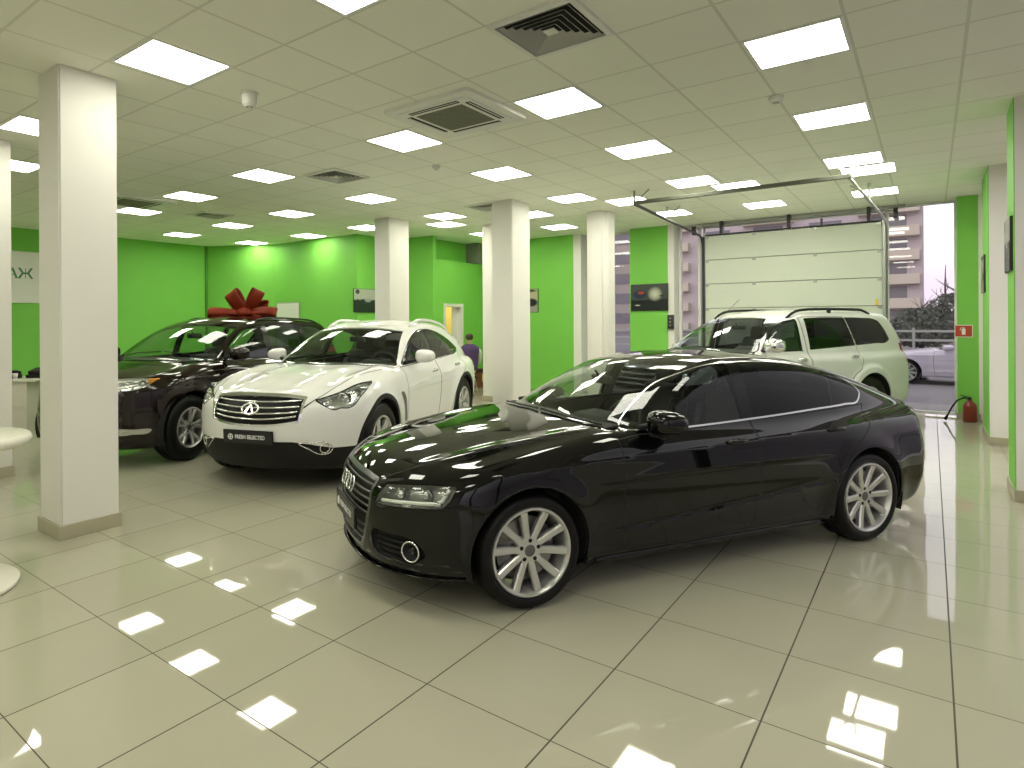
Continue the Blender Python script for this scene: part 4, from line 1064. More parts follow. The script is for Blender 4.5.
def build_crossover(loc, rz, s):
    root = empty('car', loc, rz, s=s)
    tag(root, 'white crossover with oval-badged chrome grille and black plate, beside the dark brown car', 'car')
    S = CarShape(SPEC_CROSSOVER); sh = Shell(S, .0215)
    Ra, zc, wb = .425, .388, 2.885
    sh.region('arch', arch_fn(Ra, zc, wb))
    DLO = rounded([(-.83, 1.105, 1), (-1.05, 1.235), (-1.35, 1.375), (-1.69, 1.468), (-2.0, 1.482), (-2.4, 1.43), (-2.75, 1.322), (-3.03, 1.195, 1), (-2.93, 1.160), (-2.4, 1.135), (-1.8, 1.118), (-1.2, 1.106)], 6)
    dlo = side_fn(DLO, .4)
    sh.region('pillar_trim', lambda P, N: np.maximum(dlo(P, N)+.004, np.abs(P[:, 0] + 1.86 + (P[:, 2]-1.1)*.12) - .040))
    sh.region('pillar_trim', lambda P, N: np.maximum(dlo(P, N)+.004, np.abs(P[:, 0] + 2.66 + (P[:, 2]-1.1)*.3) - .022))
    sh.region('side_window', dlo); sh.region('window_trim', lambda P, N: dlo(P, N) - .014)
    ws = screen_fn(rounded([(0, 1.05, 1), (.5, 1.06), (.785, 1.09, 1), (.69, 1.28), (.585, 1.475, 1), (.30, 1.512), (0, 1.522, 1)], 6), -1.75, .2, .15)
    sh.region('windshield', ws); 
    rw = screen_fn(rounded([(0, 1.14, 1), (.5, 1.15), (.62, 1.18, 1), (.55, 1.32), (.50, 1.40, 1), (.2, 1.43), (0, 1.435, 1)], 6), -4.2, -3.1, .1, True)
    sh.region('rear_window', rw)
    hd = corner_fn(rounded([(-.085, .862, 1), (0, .808), (.06, .780), (.13, .792), (.20, .788), (.27, .815), (.33, .872), (.385, .912), (.46, .955), (.525, .990, 1), (.42, .985), (.30, .962), (.20, .932), (.06, .895)], 5), .02, .2)
    sh.region('headlight', hd); sh.region('headlight_trim', lambda P, N: hd(P, N) - .010)
    gr = front_fn(rounded([(0, .905, 1), (.28, .900), (.470, .880, 1), (.475, .78), (.462, .690, 1), (.28, .662), (0, .648, 1)], 5), .4, .1)
    sh.region('grille', gr); sh.region('grille_frame', lambda P, N: gr(P, N) - .020)
    def lower(P, N):
        ay = np.abs(P[:, 1])
        zl = np.where(P[:, 0] > .40, np.interp(ay, [0, .42, .55, .72, .9], [.500, .495, .470, .425, .42]), np.where(P[:, 0] < -3.3, .46, .335))
        return P[:, 2] - zl
    at = arch_fn(Ra + .050, zc, wb)
    clad = lambda P, N: np.minimum(lower(P, N), np.where(P[:, 2] < .84, at(P, N), at(P, N) + .010*0))
    sh.region('lower_cladding', clad)
    vent = side_fn(rounded([(-.50, .815), (-.56, .825), (-.635, .775), (-.70, .60), (-.71, .47), (-.665, .47), (-.62, .60), (-.565, .72)], 5), .5)
    sh.region('fender_vent', vent)
    tl = rear_fn(rounded([(.50, 1.06, 1), (.70, 1.09), (.95, 1.08, 1), (.95, .93), (.75, .90), (.52, .94, 1)], 4), -3.45, .03); sh.region('tail_light', tl)
    d1 = side_fn(rounded([(-.73, 1.075, 1), (-.735, .80), (-.76, .42), (-.80, .345, 1), (-1.85, .345, 1), (-1.89, .6), (-1.895, 1.098, 1), (-1.2, 1.086)], 5), .5)
    d2 = side_fn(rounded([(-1.905, 1.099, 1), (-1.90, .6), (-1.86, .345, 1), (-2.36, .345, 1), (-2.43, .56), (-2.60, .77), (-2.86, .90), (-3.02, 1.04), (-3.05, 1.155, 1), (-2.4, 1.112)], 5), .5)
    hood = top_fn(rounded([(.88, -.2, 1), (.88, 0), (.855, .30), (.80, .48), (.66, .585), (.42, .66), (0, .745), (-.45, .80), (-.78, .80, 1), (-.66, .5), (-.60, 0), (-.60, -.2, 1)], 6), .25, -1, .6)
    for g in (d1, d2, hood): sh.gap(g, .004)
    def bumper(P, N):
        v = np.maximum(.44 - P[:, 0], P[:, 2] - (.775 + .0*P[:, 1]))
        return np.where((P[:, 0] > .2) & (np.abs(P[:, 1]) > .60), v, .3)
    sh.region('front_door', d1, cut=False); sh.region('rear_door', d2, cut=False); sh.region('hood', hood, cut=False)
    sh.finish(); P = M_WHITEPAINT
    assemble(root, sh, P, {
        'body': ('body_shell', P, False, .014), 'panel_gap': ('panel_gap', M_SEAM, False, 0), 'front_door': ('front_door', P, True, .01), 'rear_door': ('rear_door', P, True, .01), 'hood': ('hood', P, False, .01),
        'lower_cladding': ('lower_cladding', M_BLKPLASTIC, False, .02), 'side_window': ('side_window', M_SIDEGLASS, True, 0), 'pillar_trim': ('pillar_trim', M_GLOSSBLK, True, 0), 'window_trim': ('window_trim', M_GLOSSBLK, True, .005),
        'windshield': ('windshield', M_WINDSCREEN, False, 0), 'rear_window': ('rear_window', M_TINT, False, 0), 'headlight_trim': ('headlight_trim', M_GLOSSBLK, True, .004), 'grille_frame': ('grille_frame', M_CHROME, False, .02),
        'fender_vent': ('fender_vent', M_GREYMETAL, True, .02), 'tail_light': ('tail_light', M_REDLENS, True, .01)})
    lining(root, sh, ('arch', 'side_window', 'windshield', 'rear_window', 'headlight', 'grille', 'panel_gap'))
    headlamp(root, sh, 'headlight', .05, M_LAMPSILVER, [(.63, .655, .850, .040, 'cup'), (.49, .775, .868, .052, 'cup'), (.495, .775, .868, .030, 'ball'), (.30, .84, .945, .13, 'bar'), (.66, .60, .850, .05, 'bar')], S)
    gb = shell_part(sh, sh.pick('grille'), 'grille', M_BLKPLASTIC, root, offset=-.05, walls=1)
    for z, w, zc_ in ((.852, .455, .012), (.800, .455, .014), (.748, .45, .020), (.698, .44, .030)):
        b = NB(); front_bar(b, S, z, -w, w, .007, .006, ry=.009, zc=zc_); obj('grille_bar', b, M_CHROME, gb, smooth=True)
    p = S.front(0, .79); n = S.normals(p[None])[0]
    e = empty('emblem', (p[0]+.012, 0, .792), parent=root, rot=(0, -math.atan2(n[2], n[0]), 0))
    b = NB(); tube(b, ring_pts((0, 0, 0), .054, 36, 'x', .088), .011, 10, closed=True); obj('emblem_oval', b, M_CHROME, e, smooth=True)
    b = NB()
    for q in (1, -1):
        pts = [(q*.047, -.034), (q*.033, -.043), (q*.001, .030), (q*.005, .046)]; A = [b.verts.new((0, *p)) for p in pts]; B = [b.verts.new((.008, *p)) for p in pts]
        b.faces.new(A); b.faces.new(B)
        for k in range(4): b.faces.new((A[k], A[(k+1) % 4], B[(k+1) % 4], B[k]))
    bmesh.ops.recalc_face_normals(b, faces=b.faces)
    obj('emblem_peak', b, M_CHROME, e)
    plate(root, S, .535, out=.016)
    lamp_ring(root, S, .665, .425, .043, m=M_CHROME, tr=.006)
    for q in (1, -1):
        b = NB(); front_tube(b, S, [(q*a, z) for a, z in rounded([(.47, .478), (.58, .482), (.68, .478), (.725, .43), (.69, .375), (.62, .372), (.55, .42)], 5)], .006, .004, True); obj('lamp_surround', b, M_CHROME, root, smooth=True)
    wheel_wells(root, zc, Ra, .58, .93, wb)
    fit_wheels(root, S, .388, .265, .250, 'six', wb, .935)
    cabin(root, -.93, 1.07, .72, .38, -1.80, M_LEATHER, .38, .92, (-1.33, 0, 1.375))
    door_mirror(root, (-.93, .825, 1.115), (-1.08, 1.005, 1.185), P, (.14, .235, .155))
    door_handle(root, S, -1.62, -1.80, .965, M_SATIN, .026, .012); door_handle(root, S, -2.55, -2.73, .985, M_SATIN, .026, .012)
    roof_rails(root, S, -1.62, -3.25, .575, P, .05, .016, (), .22)
    wiper(root, S, [(-.72, -.66), (-.66, -.3), (-.64, .05)]); wiper(root, S, [(-.74, .70), (-.66, .36), (-.645, .1)])
    return root

def build_suv(loc, rz, s):
    root = empty('car', loc, rz, s=s)
    tag(root, 'dark brown SUV with a large red ribbon bow on its roof', 'car')
    S = CarShape(SPEC_SUV); sh = Shell(S, .024)
    Ra, zc, wb = .425, .385, 2.75
    sh.region('arch', arch_fn(Ra, zc, wb))
    DLO = rounded([(-.68, 1.125, 1), (-.98, 1.335), (-1.26, 1.485), (-1.52, 1.535), (-2.2, 1.560), (-2.9, 1.545), (-3.40, 1.495), (-3.56, 1.42, 1), (-3.45, 1.25), (-3.30, 1.165, 1), (-2.5, 1.142), (-1.6, 1.128)], 6)
    dlo = side_fn(DLO, .4)
    sh.region('pillar_trim', lambda P, N: np.maximum(dlo(P, N)+.004, np.abs(P[:, 0] + 1.74 + (P[:, 2]-1.1)*.10) - .050))
    sh.region('pillar_trim', lambda P, N: np.maximum(dlo(P, N)+.004, np.abs(P[:, 0] + 2.72 + (P[:, 2]-1.1)*.16) - .045))
    sh.region('side_window', dlo); sh.region('window_trim', lambda P, N: dlo(P, N) - .016)
    ws = screen_fn(rounded([(0, 1.08, 1), (.5, 1.09), (.80, 1.12, 1), (.71, 1.32), (.62, 1.535, 1), (.30, 1.575), (0, 1.585, 1)], 6), -1.9, .2, .15)
    sh.region('windshield', ws)
    rw = screen_fn(rounded([(0, 1.16, 1), (.5, 1.17), (.68, 1.20, 1), (.60, 1.42), (.54, 1.53, 1), (.2, 1.56), (0, 1.565, 1)], 6), -4.3, -3.2, .1, True)
    sh.region('rear_window', rw)
    hd = corner_fn(rounded([(-.24, .945, 1), (-.23, .87), (-.08, .862), (.10, .870), (.21, .910), (.335, .985, 1), (.20, .988), (0, .985), (-.12, .975)], 5), .1, .3)
    sh.region('headlight', hd); sh.region('headlight_trim', lambda P, N: hd(P, N) - .008)
    gr = front_fn(rounded([(0, .965, 1), (.30, .958), (.43, .930, 1), (.40, .80), (.27, .66, 1), (0, .630, 1)], 5), .4, .1)
    sh.region('grille', gr); sh.region('grille_frame', lambda P, N: gr(P, N) - .022)
    fg = front_fn(rounded([(.55, .435), (.70, .44), (.82, .425), (.80, .395), (.68, .385), (.56, .388)], 5), .3, .03); sh.region('fog_lamp', fg)
    lo = front_fn(rounded([(0, .50, 1), (.45, .50), (.52, .44), (.46, .34), (0, .33, 1)], 4), .4, .1); sh.region('lower_grille', lo)
    tl = rear_fn(rounded([(.60, 1.13, 1), (.75, 1.16), (.98, 1.13, 1), (.98, .92), (.75, .90), (.64, .94, 1)], 4), -3.5, .03); sh.region('tail_light', tl)
    d1 = side_fn(rounded([(-.62, 1.095, 1), (-.62, .80), (-.66, .42), (-.76, .32, 1), (-1.70, .32, 1), (-1.76, .6), (-1.765, 1.106, 1), (-1.2, 1.102)], 5), .5)
    d2 = side_fn(rounded([(-1.775, 1.106, 1), (-1.77, .6), (-1.72, .32, 1), (-2.26, .32, 1), (-2.32, .56), (-2.50, .79), (-2.72, .90), (-2.76, 1.00), (-2.77, 1.124, 1), (-2.2, 1.112)], 5), .5)
    hood = top_fn(rounded([(.90, -.2, 1), (.90, 0), (.875, .30), (.80, .50), (.60, .64), (.3, .74), (-.1, .80), (-.56, .81, 1), (-.50, .5), (-.465, 0), (-.465, -.2, 1)], 6), .25, -1, .6)
    for g in (d1, d2, hood): sh.gap(g, .004)
    sh.region('front_door', d1, cut=False); sh.region('rear_door', d2, cut=False); sh.region('hood', hood, cut=False)
    sh.finish(); P = M_BROWNPAINT
    assemble(root, sh, P, {
        'body': ('body_shell', P, False, .014), 'panel_gap': ('panel_gap', M_SEAM, False, 0), 'front_door': ('front_door', P, True, .01), 'rear_door': ('rear_door', P, True, .01), 'hood': ('hood', P, False, .01),
        'side_window': ('side_window', M_SIDEGLASS, True, 0), 'pillar_trim': ('pillar_trim', M_GLOSSBLK, True, 0), 'window_trim': ('window_trim', M_GLOSSBLK, True, .005),
        'windshield': ('windshield', M_WINDSCREEN, False, 0), 'rear_window': ('rear_window', M_TINT, False, 0), 'headlight_trim': ('headlight_trim', M_GLOSSBLK, True, .004), 'grille_frame': ('grille_frame', M_SATIN, False, .02),
        'fog_lamp': ('fog_lamp', M_LAMPSILVER, True, .02), 'lower_grille': ('lower_grille', M_BLKPLASTIC, False, .02), 'tail_light': ('tail_light', M_REDLENS, True, .01)})
    lining(root, sh, ('arch', 'side_window', 'windshield', 'rear_window', 'headlight', 'grille', 'panel_gap'))
    headlamp(root, sh, 'headlight', .055, M_LAMPSILVER, [(None, .60, .915, .042, 'cup'), (None, .71, .92, .045, 'cup'), (None, .71, .92, .028, 'ball'), (None, .775, .950, .12, 'amber'), (None, .52, .90, .05, 'bar')], S)
    gb = shell_part(sh, sh.pick('grille'), 'grille', M_BLKPLASTIC, root, offset=-.05, walls=1)
    for z, w in ((.90, .40), (.84, .39), (.77, .36), (.70, .29)):
        b = NB(); front_bar(b, S, z, -w, w, .007, .01, ry=.012); obj('grille_bar', b, M_GREYMETAL, gb, smooth=True)
    wheel_wells(root, zc, Ra, .60, .95, wb)
    fit_wheels(root, S, .380, .265, .235, 'five', wb, .955)
    cabin(root, -.80, 1.11, .76, .40, -1.72, M_GREYLEATHER, .40, .95, (-1.18, 0, 1.42))
    door_mirror(root, (-.74, .85, 1.14), (-.79, 1.05, 1.205), P, (.14, .25, .17))
    door_handle(root, S, -1.48, -1.66, .985, P, .026, .013); door_handle(root, S, -2.42, -2.60, .995, P, .026, .013)
    roof_rails(root, S, -1.75, -3.45, .62, M_BLKPLASTIC, .035, .013, (), .15)
    wiper(root, S, [(-.58, -.68), (-.515, -.3), (-.505, .05)]); wiper(root, S, [(-.58, .70), (-.52, .36), (-.51, .1)])
    return root

def build_wagon(loc, rz, s, paint=None, label=None, simple=False):
    root = empty('car', loc, rz, s=s)
    tag(root, label or 'white off-road SUV with black roof rails and chrome mirrors by the garage door', 'car')
    S = CarShape(SPEC_WAGON); sh = Shell(S, .024)
    Ra, zc, wb = .430, .385, 2.80
    sh.region('arch', arch_fn(Ra, zc, wb))
    W1 = rounded([(-.74, 1.165, 1), (-.98, 1.365), (-1.22, 1.505), (-1.50, 1.563, 1), (-1.475, 1.155, 1), (-1.1, 1.155)], 6)
    W2 = rounded([(-1.68, 1.572, 1), (-2.1, 1.582), (-2.52, 1.580, 1), (-2.60, 1.205, 1), (-2.1, 1.185), (-1.655, 1.168, 1)], 6)
    W3 = rounded([(-2.565, 1.580, 1), (-2.95, 1.572), (-3.24, 1.548), (-3.30, 1.525, 1), (-3.37, 1.42), (-3.43, 1.275, 1), (-3.38, 1.246), (-3.1, 1.228), (-2.645, 1.208, 1)], 6)
    dlo = lambda P, N: np.minimum(np.minimum(side_fn(W1, .4)(P, N), side_fn(W2, .4)(P, N)), side_fn(W3, .4)(P, N))
    sh.region('front_window', side_fn(W1, .4)); sh.region('side_window', side_fn(W2, .4)); sh.region('side_window', side_fn(W3, .4))
    tr = dlo; sh.region('window_trim', lambda P, N: tr(P, N) - .012)
    ws = screen_fn(rounded([(0, 1.10, 1), (.4, 1.11), (.715, 1.14, 1), (.65, 1.33), (.575, 1.555, 1), (.30, 1.592), (0, 1.60, 1)], 6), -1.9, .2, .15)
    sh.region('windshield', ws)
    rw = screen_fn(rounded([(0, 1.20, 1), (.5, 1.21), (.64, 1.24, 1), (.59, 1.42), (.54, 1.55, 1), (.2, 1.58), (0, 1.585, 1)], 6), -4.3, -3.2, .1, True)
    sh.region('rear_window', rw)
    tl = lambda P, N: np.where((P[:, 0] < -3.3) & (np.abs(P[:, 1]) > .45), np.maximum(np.maximum(.60 - np.abs(P[:, 1]), P[:, 2] - 1.21), np.maximum(.945 - P[:, 2], P[:, 0] + 3.66)), .1)
    sh.region('tail_light', tl)
    am = lambda P, N: P[:, 2] - 1.035
    hd = corner_fn(rounded([(-.12, .965, 1), (-.13, .86), (.05, .84), (.20, .87), (.30, .985, 1), (.10, .985)], 5), .1, .3)
    sh.region('headlight', hd)
    gr = front_fn(rounded([(0, .955, 1), (.30, .95), (.42, .93, 1), (.40, .80), (.34, .70, 1), (0, .685, 1)], 5), .3, .1)
    sh.region('grille', gr); sh.region('grille_frame', lambda P, N: gr(P, N) - .022)
    lo = front_fn(rounded([(0, .58, 1), (.45, .58), (.52, .50), (.46, .40), (0, .39, 1)], 4), .3, .1); sh.region('lower_grille', lo)
    d1 = side_fn(rounded([(-.60, 1.12, 1), (-.60, .80), (-.60, .46), (-.64, .40, 1), (-1.52, .40, 1), (-1.56, .7), (-1.565, 1.60, 1), (-1.45, 1.592), (-1.18, 1.527), (-.95, 1.385), (-.70, 1.17, 1)], 5), .5)
    d2 = side_fn(rounded([(-1.575, 1.60, 1), (-1.575, .7), (-1.53, .40, 1), (-2.20, .40, 1), (-2.30, .62), (-2.45, .80), (-2.60, .90), (-2.655, 1.02, 1), (-2.625, 1.2), (-2.545, 1.605, 1)], 5), .5)
    hood = top_fn(rounded([(.78, -.2, 1), (.78, 0), (.755, .28), (.69, .46), (.52, .58), (.25, .66), (-.2, .71), (-.66, .73, 1), (-.60, .45), (-.57, 0), (-.57, -.2, 1)], 6), .25, -1, .6)
    for g in (d1, d2, hood): sh.gap(g, .0035)
    sh.region('front_door', d1, cut=False); sh.region('rear_door', d2, cut=False); sh.region('hood', hood, cut=False)
    sh.finish(); P = paint or M_IVORYPAINT
    assemble(root, sh, P, {
        'body': ('body_shell', P, False, .014), 'panel_gap': ('panel_gap', M_SEAM, False, 0), 'front_door': ('front_door', P, True, .01), 'rear_door': ('rear_door', P, True, .01), 'hood': ('hood', P, False, .01),
        'front_window': ('side_window', M_SIDEGLASS, True, 0), 'side_window': ('side_window', M_TINT, True, 0), 'window_trim': ('window_trim', M_GLOSSBLK, True, .004), 'windshield': ('windshield', M_WINDSCREEN, False, 0), 'rear_window': ('rear_window', M_TINT, False, 0),
        'grille_frame': ('grille_frame', M_CHROME, False, .02), 'lower_grille': ('lower_grille', M_BLKPLASTIC, False, .02)})
    for fs in Shell.islands(sh.pick('tail_light')):
        if len(fs) < 6: continue
        cz = [np.mean([sh.arr[v][2] for v in f]) for f in fs]
        hi = [f for f, z in zip(fs, cz) if z >= 1.035]; lw = [f for f, z in zip(fs, cz) if z < 1.035]
        t = shell_part(sh, hi, 'tail_light', M_REDLENS, root, flange=.01)
        if lw: shell_part(sh, lw, 'turn_signal', M_AMBER, t, flange=.01)
    lining(root, sh, ('arch', 'side_window', 'front_window', 'windshield', 'rear_window', 'headlight', 'grille', 'panel_gap'))
    headlamp(root, sh, 'headlight', .05, M_LAMPSILVER, [(.60, .60, .915, .045, 'cup'), (.50, .72, .92, .05, 'cup')], S)
    gb = shell_part(sh, sh.pick('grille'), 'grille', M_BLKPLASTIC, root, offset=-.05, walls=1)
    for z, w in ((.885, .39), (.82, .38), (.755, .36)):
        b = NB(); front_bar(b, S, z, -w, w, .010, .01, ry=.014); obj('grille_bar', b, M_CHROME, gb, smooth=True)
    wheel_wells(root, zc, Ra, .55, .87, wb)
    fit_wheels(root, S, .385, .255, .225, 'six', wb, .875)
    cabin(root, -.88, 1.13, .68, .48, -1.62, M_GREYLEATHER, .37, .95, (-1.22, 0, 1.46))
    door_mirror(root, (-.76, .77, 1.155), (-.72, .985, 1.235), M_CHROME, (.15, .235, .19), fold=(0, 1.3), ftip=(None, (-.98, .84, 1.13)))
    door_handle(root, S, -1.32, -1.48, 1.035, M_CHROME, .028, .014); door_handle(root, S, -2.42, -2.58, 1.045, M_CHROME, .028, .014)
    roof_rails(root, S, -1.42, -3.20, .60, M_BLKPLASTIC, .055, .016, (-2.3,), .13)
    b = NB(); p = S.above(-1.20, -.36); tube(b, [(-1.20, -.36, p[2]-.005), (-1.23, -.36, p[2]+.03)], [.018, .010]); tube(b, [(-1.225, -.36, p[2]+.02), (-1.66, -.36, p[2]+.33)], .0028, 6); obj('antenna', b, M_BLKPLASTIC, root)
    b = NB()
    side_strip(root, S, 'side_step', M_BLKPLASTIC, -.52, -2.28, .36, .03, .05, .02); b.free()
    return root

def build_bow(loc, rz):
    root = empty('ribbon_bow', loc, rz)
    tag(root, 'large red satin ribbon bow on the roof of the dark brown SUV', 'bow')
    m = noisy(mat('red_satin_ribbon', (.20, .024, .007), .5, 0, .2), 14, .25)
    def loop(d, nrm, L, wd, rise, base=(0, 0, .07), thick=.010):
        """one folded ribbon loop pointing along d; the loop opens towards nrm, the ribbon's width runs across both"""
        d = Vector(d).normalized(); nrm = Vector(nrm); nrm = (nrm - d*nrm.dot(d)).normalized(); wv = d.cross(nrm)
        b = NB(); n = 30; rows = []
        for k in range(n+1):
            t = k/n; a = 2*PI*t
            r = L*(.5 - .5*math.cos(a))**.85; q = rise*math.sin(a)*(.45 + .55*math.sin(a/2)**2)
            w = wd*(.30 + .70*math.sin(PI*t)**.6)
            p = Vector(base) + d*r + nrm*q
            rows.append([b.verts.new(p + wv*((j/4 - .5)*w) + nrm*(.012*math.cos((j/4-.5)*PI))) for j in range(5)])
        for i in range(n):
            for j in range(4): b.faces.new((rows[i][j], rows[i][j+1], rows[i+1][j+1], rows[i+1][j]))
        bmesh.ops.recalc_face_normals(b, faces=b.faces)
        bmesh.ops.solidify(b, geom=b.faces[:], thickness=thick)
        return obj('bow_loop', b, m, root, smooth=True)
    loop((-1, -.15, .03), (.25, -1, .45), .56, .145, .085, (0, 0, .055)); loop((1, -.10, .02), (.15, -1, .75), .52, .16, .085, (0, 0, .06))
    loop((-.52, -.05, .75), (-.35, -1, .1), .38, .24, .085, (0, 0, .09)); loop((.50, -.05, .80), (.75, -1, -.25), .40, .20, .085, (.02, 0, .09))
    loop((-.7, .7, .25), (.5, .5, .6), .42, .20, .08); loop((.7, .7, .3), (-.5, .5, .6), .42, .20, .08)
    b = NB(); lathe(b, [(0, .0), (.10, .0), (.13, .05), (.11, .12), (.06, .15), (0, .155)], 20); obj('bow_knot', b, m, root, smooth=True)
    b = NB()
    for a in (.6, PI-.5, -.7, PI+.6):
        q = [Vector((math.cos(a)*r, math.sin(a)*r, .018 + .03*math.sin(r*9))) for r in np.linspace(.05, .44, 10)]
        pv = Vector((-math.sin(a), math.cos(a), 0))*.06
        A = [(b.verts.new(p - pv), b.verts.new(p + pv)) for p in q]
        for k in range(9): b.faces.new((A[k][0], A[k][1], A[k+1][1], A[k+1][0]))
    bmesh.ops.solidify(b, geom=b.faces[:], thickness=.006); tail = obj('bow_tails', b, m, root, smooth=True)
    return root
CARS = [build_sportback((-2.463, 3.366, 0), R(-120.4), .96)]
build_crossover((-5.225, 4.19, 0), R(-70.3), .985)
build_suv((-7.574, 3.468, 0), R(-70), .98)
build_wagon((-2.742, 8.469, 0), R(-117.6), 1.0)
build_bow((-8.54, 5.73, 1.652), R(37.83))
# ---------------------------------------------------------------- fittings of the ceiling
def cassette(x, y, rz, s, label):
    e = empty('air_conditioner', (x, y, H), rz, s=s); tag(e, label, 'air conditioner')
    def rr(h, r, n=6):
        return [(sx*(h-r) + r*math.cos(a), sy*(h-r) + r*math.sin(a)) for sx, sy, a0 in ((1, 1, 0), (-1, 1, PI/2), (-1, -1, PI), (1, -1, 1.5*PI)) for a in [a0 + PI/2*k/n for k in range(n+1)]]
    b = NB(); prism(b, rr(.475, .045), -.028, .01); 
    obj('fascia', b, M_WHITEPLASTIC, e, angle=40)
    b = NB(); prism(b, rr(.385, .06), -.036, -.02); obj('inner_panel', b, M_WHITEPLASTIC, e, angle=40)
    g = NB(); box(g, (-.255, -.255, -.040), (.255, .255, -.03)); gr = obj('intake_grille', g, mat('grey_mesh', (.17, .175, .125), .7), e)
    b = NB()
    for k in range(13): box(b, (-.25, -.243+.0405*k-.004, -.044), (.25, -.243+.0405*k+.004, -.039))
    obj('grille_slats', b, mat('grey_slat', (.24, .245, .18), .6), gr)
    for k in range(4):
        b = NB(); box(b, (-.27, .300, -.0375), (.27, .352, -.03)); sl = obj('air_outlet', b, M_DUCTSHADE, e, rot=(0, 0, k*PI/2))  # solid dark block, the slot's inner shade is put into its colour
        b = NB(); obox(b, (0, .336, -.041), (.53, .014, .004), (R(-18), 0, 0)); obj('outlet_flap', b, M_WHITEPLASTIC, sl)
def diffuser(x, y, label, s=.30):
    e = empty('air_vent', (x, y, H)); tag(e, label, 'air vent')
    b = NB()
    def frame(bm, h0, h1, z0, z1):
        """square frustum ring: outer half-size h0 at z0, inner h1 at z1"""
        A = [bm.verts.new((sx*h0, sy*h0, z0)) for sx, sy in ((-1, -1), (1, -1), (1, 1), (-1, 1))]; B = [bm.verts.new((sx*h1, sy*h1, z1)) for sx, sy in ((-1, -1), (1, -1), (1, 1), (-1, 1))]
        for k in range(4): bm.faces.new((A[k], A[(k+1) % 4], B[(k+1) % 4], B[k]))
    frame(b, s, s-.035, -.020, -.024); frame(b, s, s, -.020, .002); frame(b, s-.035, s-.035, -.024, .002)
    obj('vent_frame', b, M_WHITEPLASTIC, e)
    b = NB(); box(b, (-s+.03, -s+.03, -.003), (s-.03, s-.03, .002)); obj('vent_shade_sheet', b, M_DUCTSHADE, e)  # flat near-black sheet below the ceiling carries the shade behind the louvres
    for k in range(5):
        h = s - .05 - k*.043; b = NB(); frame(b, h, h-.024, -.023, -.005)
        bmesh.ops.solidify(b, geom=b.faces[:], thickness=.002); obj('vent_louvre', b, M_WHITEPLASTIC, e)
    b = NB(); box(b, (-.04, -.04, -.022), (.04, .04, -.018)); obj('vent_centre', b, M_WHITEPLASTIC, e)
cassette(-3.41, 4.50, 0, 1., 'white square ceiling air conditioner with grey grille in the middle of the ceiling')
cassette(-9.72, 4.55, 0, 1., 'white square ceiling air conditioner with grey grille beyond the column, at the left')
diffuser(-1.93, 3.57, 'large white square louvred vent close overhead'); diffuser(-6.05, 5.42, 'white square ceiling vent between two light panels over the dark brown car'); diffuser(-5.72, 8.45, 'small white square ceiling vent far back beside a white column'); diffuser(-9.95, 6.0, 'white square ceiling vent beyond the air conditioner at the left', .28)
def detector(name, x, y, r, h, label, cat):
    b = NB(); lathe(b, [(0, -h), (r*.6, -h), (r*.92, -h*.85), (r, -h*.5), (r, -.018), (r*1.18, -.016), (r*1.18, .004)], 28); bmesh.ops.recalc_face_normals(b, faces=b.faces)
    e = empty(name, (x, y, H)); tag(e, label, cat); obj('housing', b, M_WHITEPLASTIC, e, angle=40)
    b = NB(); lathe(b, [(r*.3, -h-.003), (r*.45, -h-.003), (r*.45, -h+.004)], 20); obj('sensor_ring', b, M_GREYPANEL, e)
detector('alarm_beacon', -4.42, 3.02, .062, .115, 'white cylindrical detector hanging from the ceiling near the big column', 'detector')
detector('smoke_detector', -1.03, 5.86, .052, .05, 'small white smoke detector between two right-hand light panels', 'detector')
detector('smoke_detector', -4.74, 5.85, .045, .045, 'small smoke detector on the ceiling beyond the middle air conditioner', 'detector')

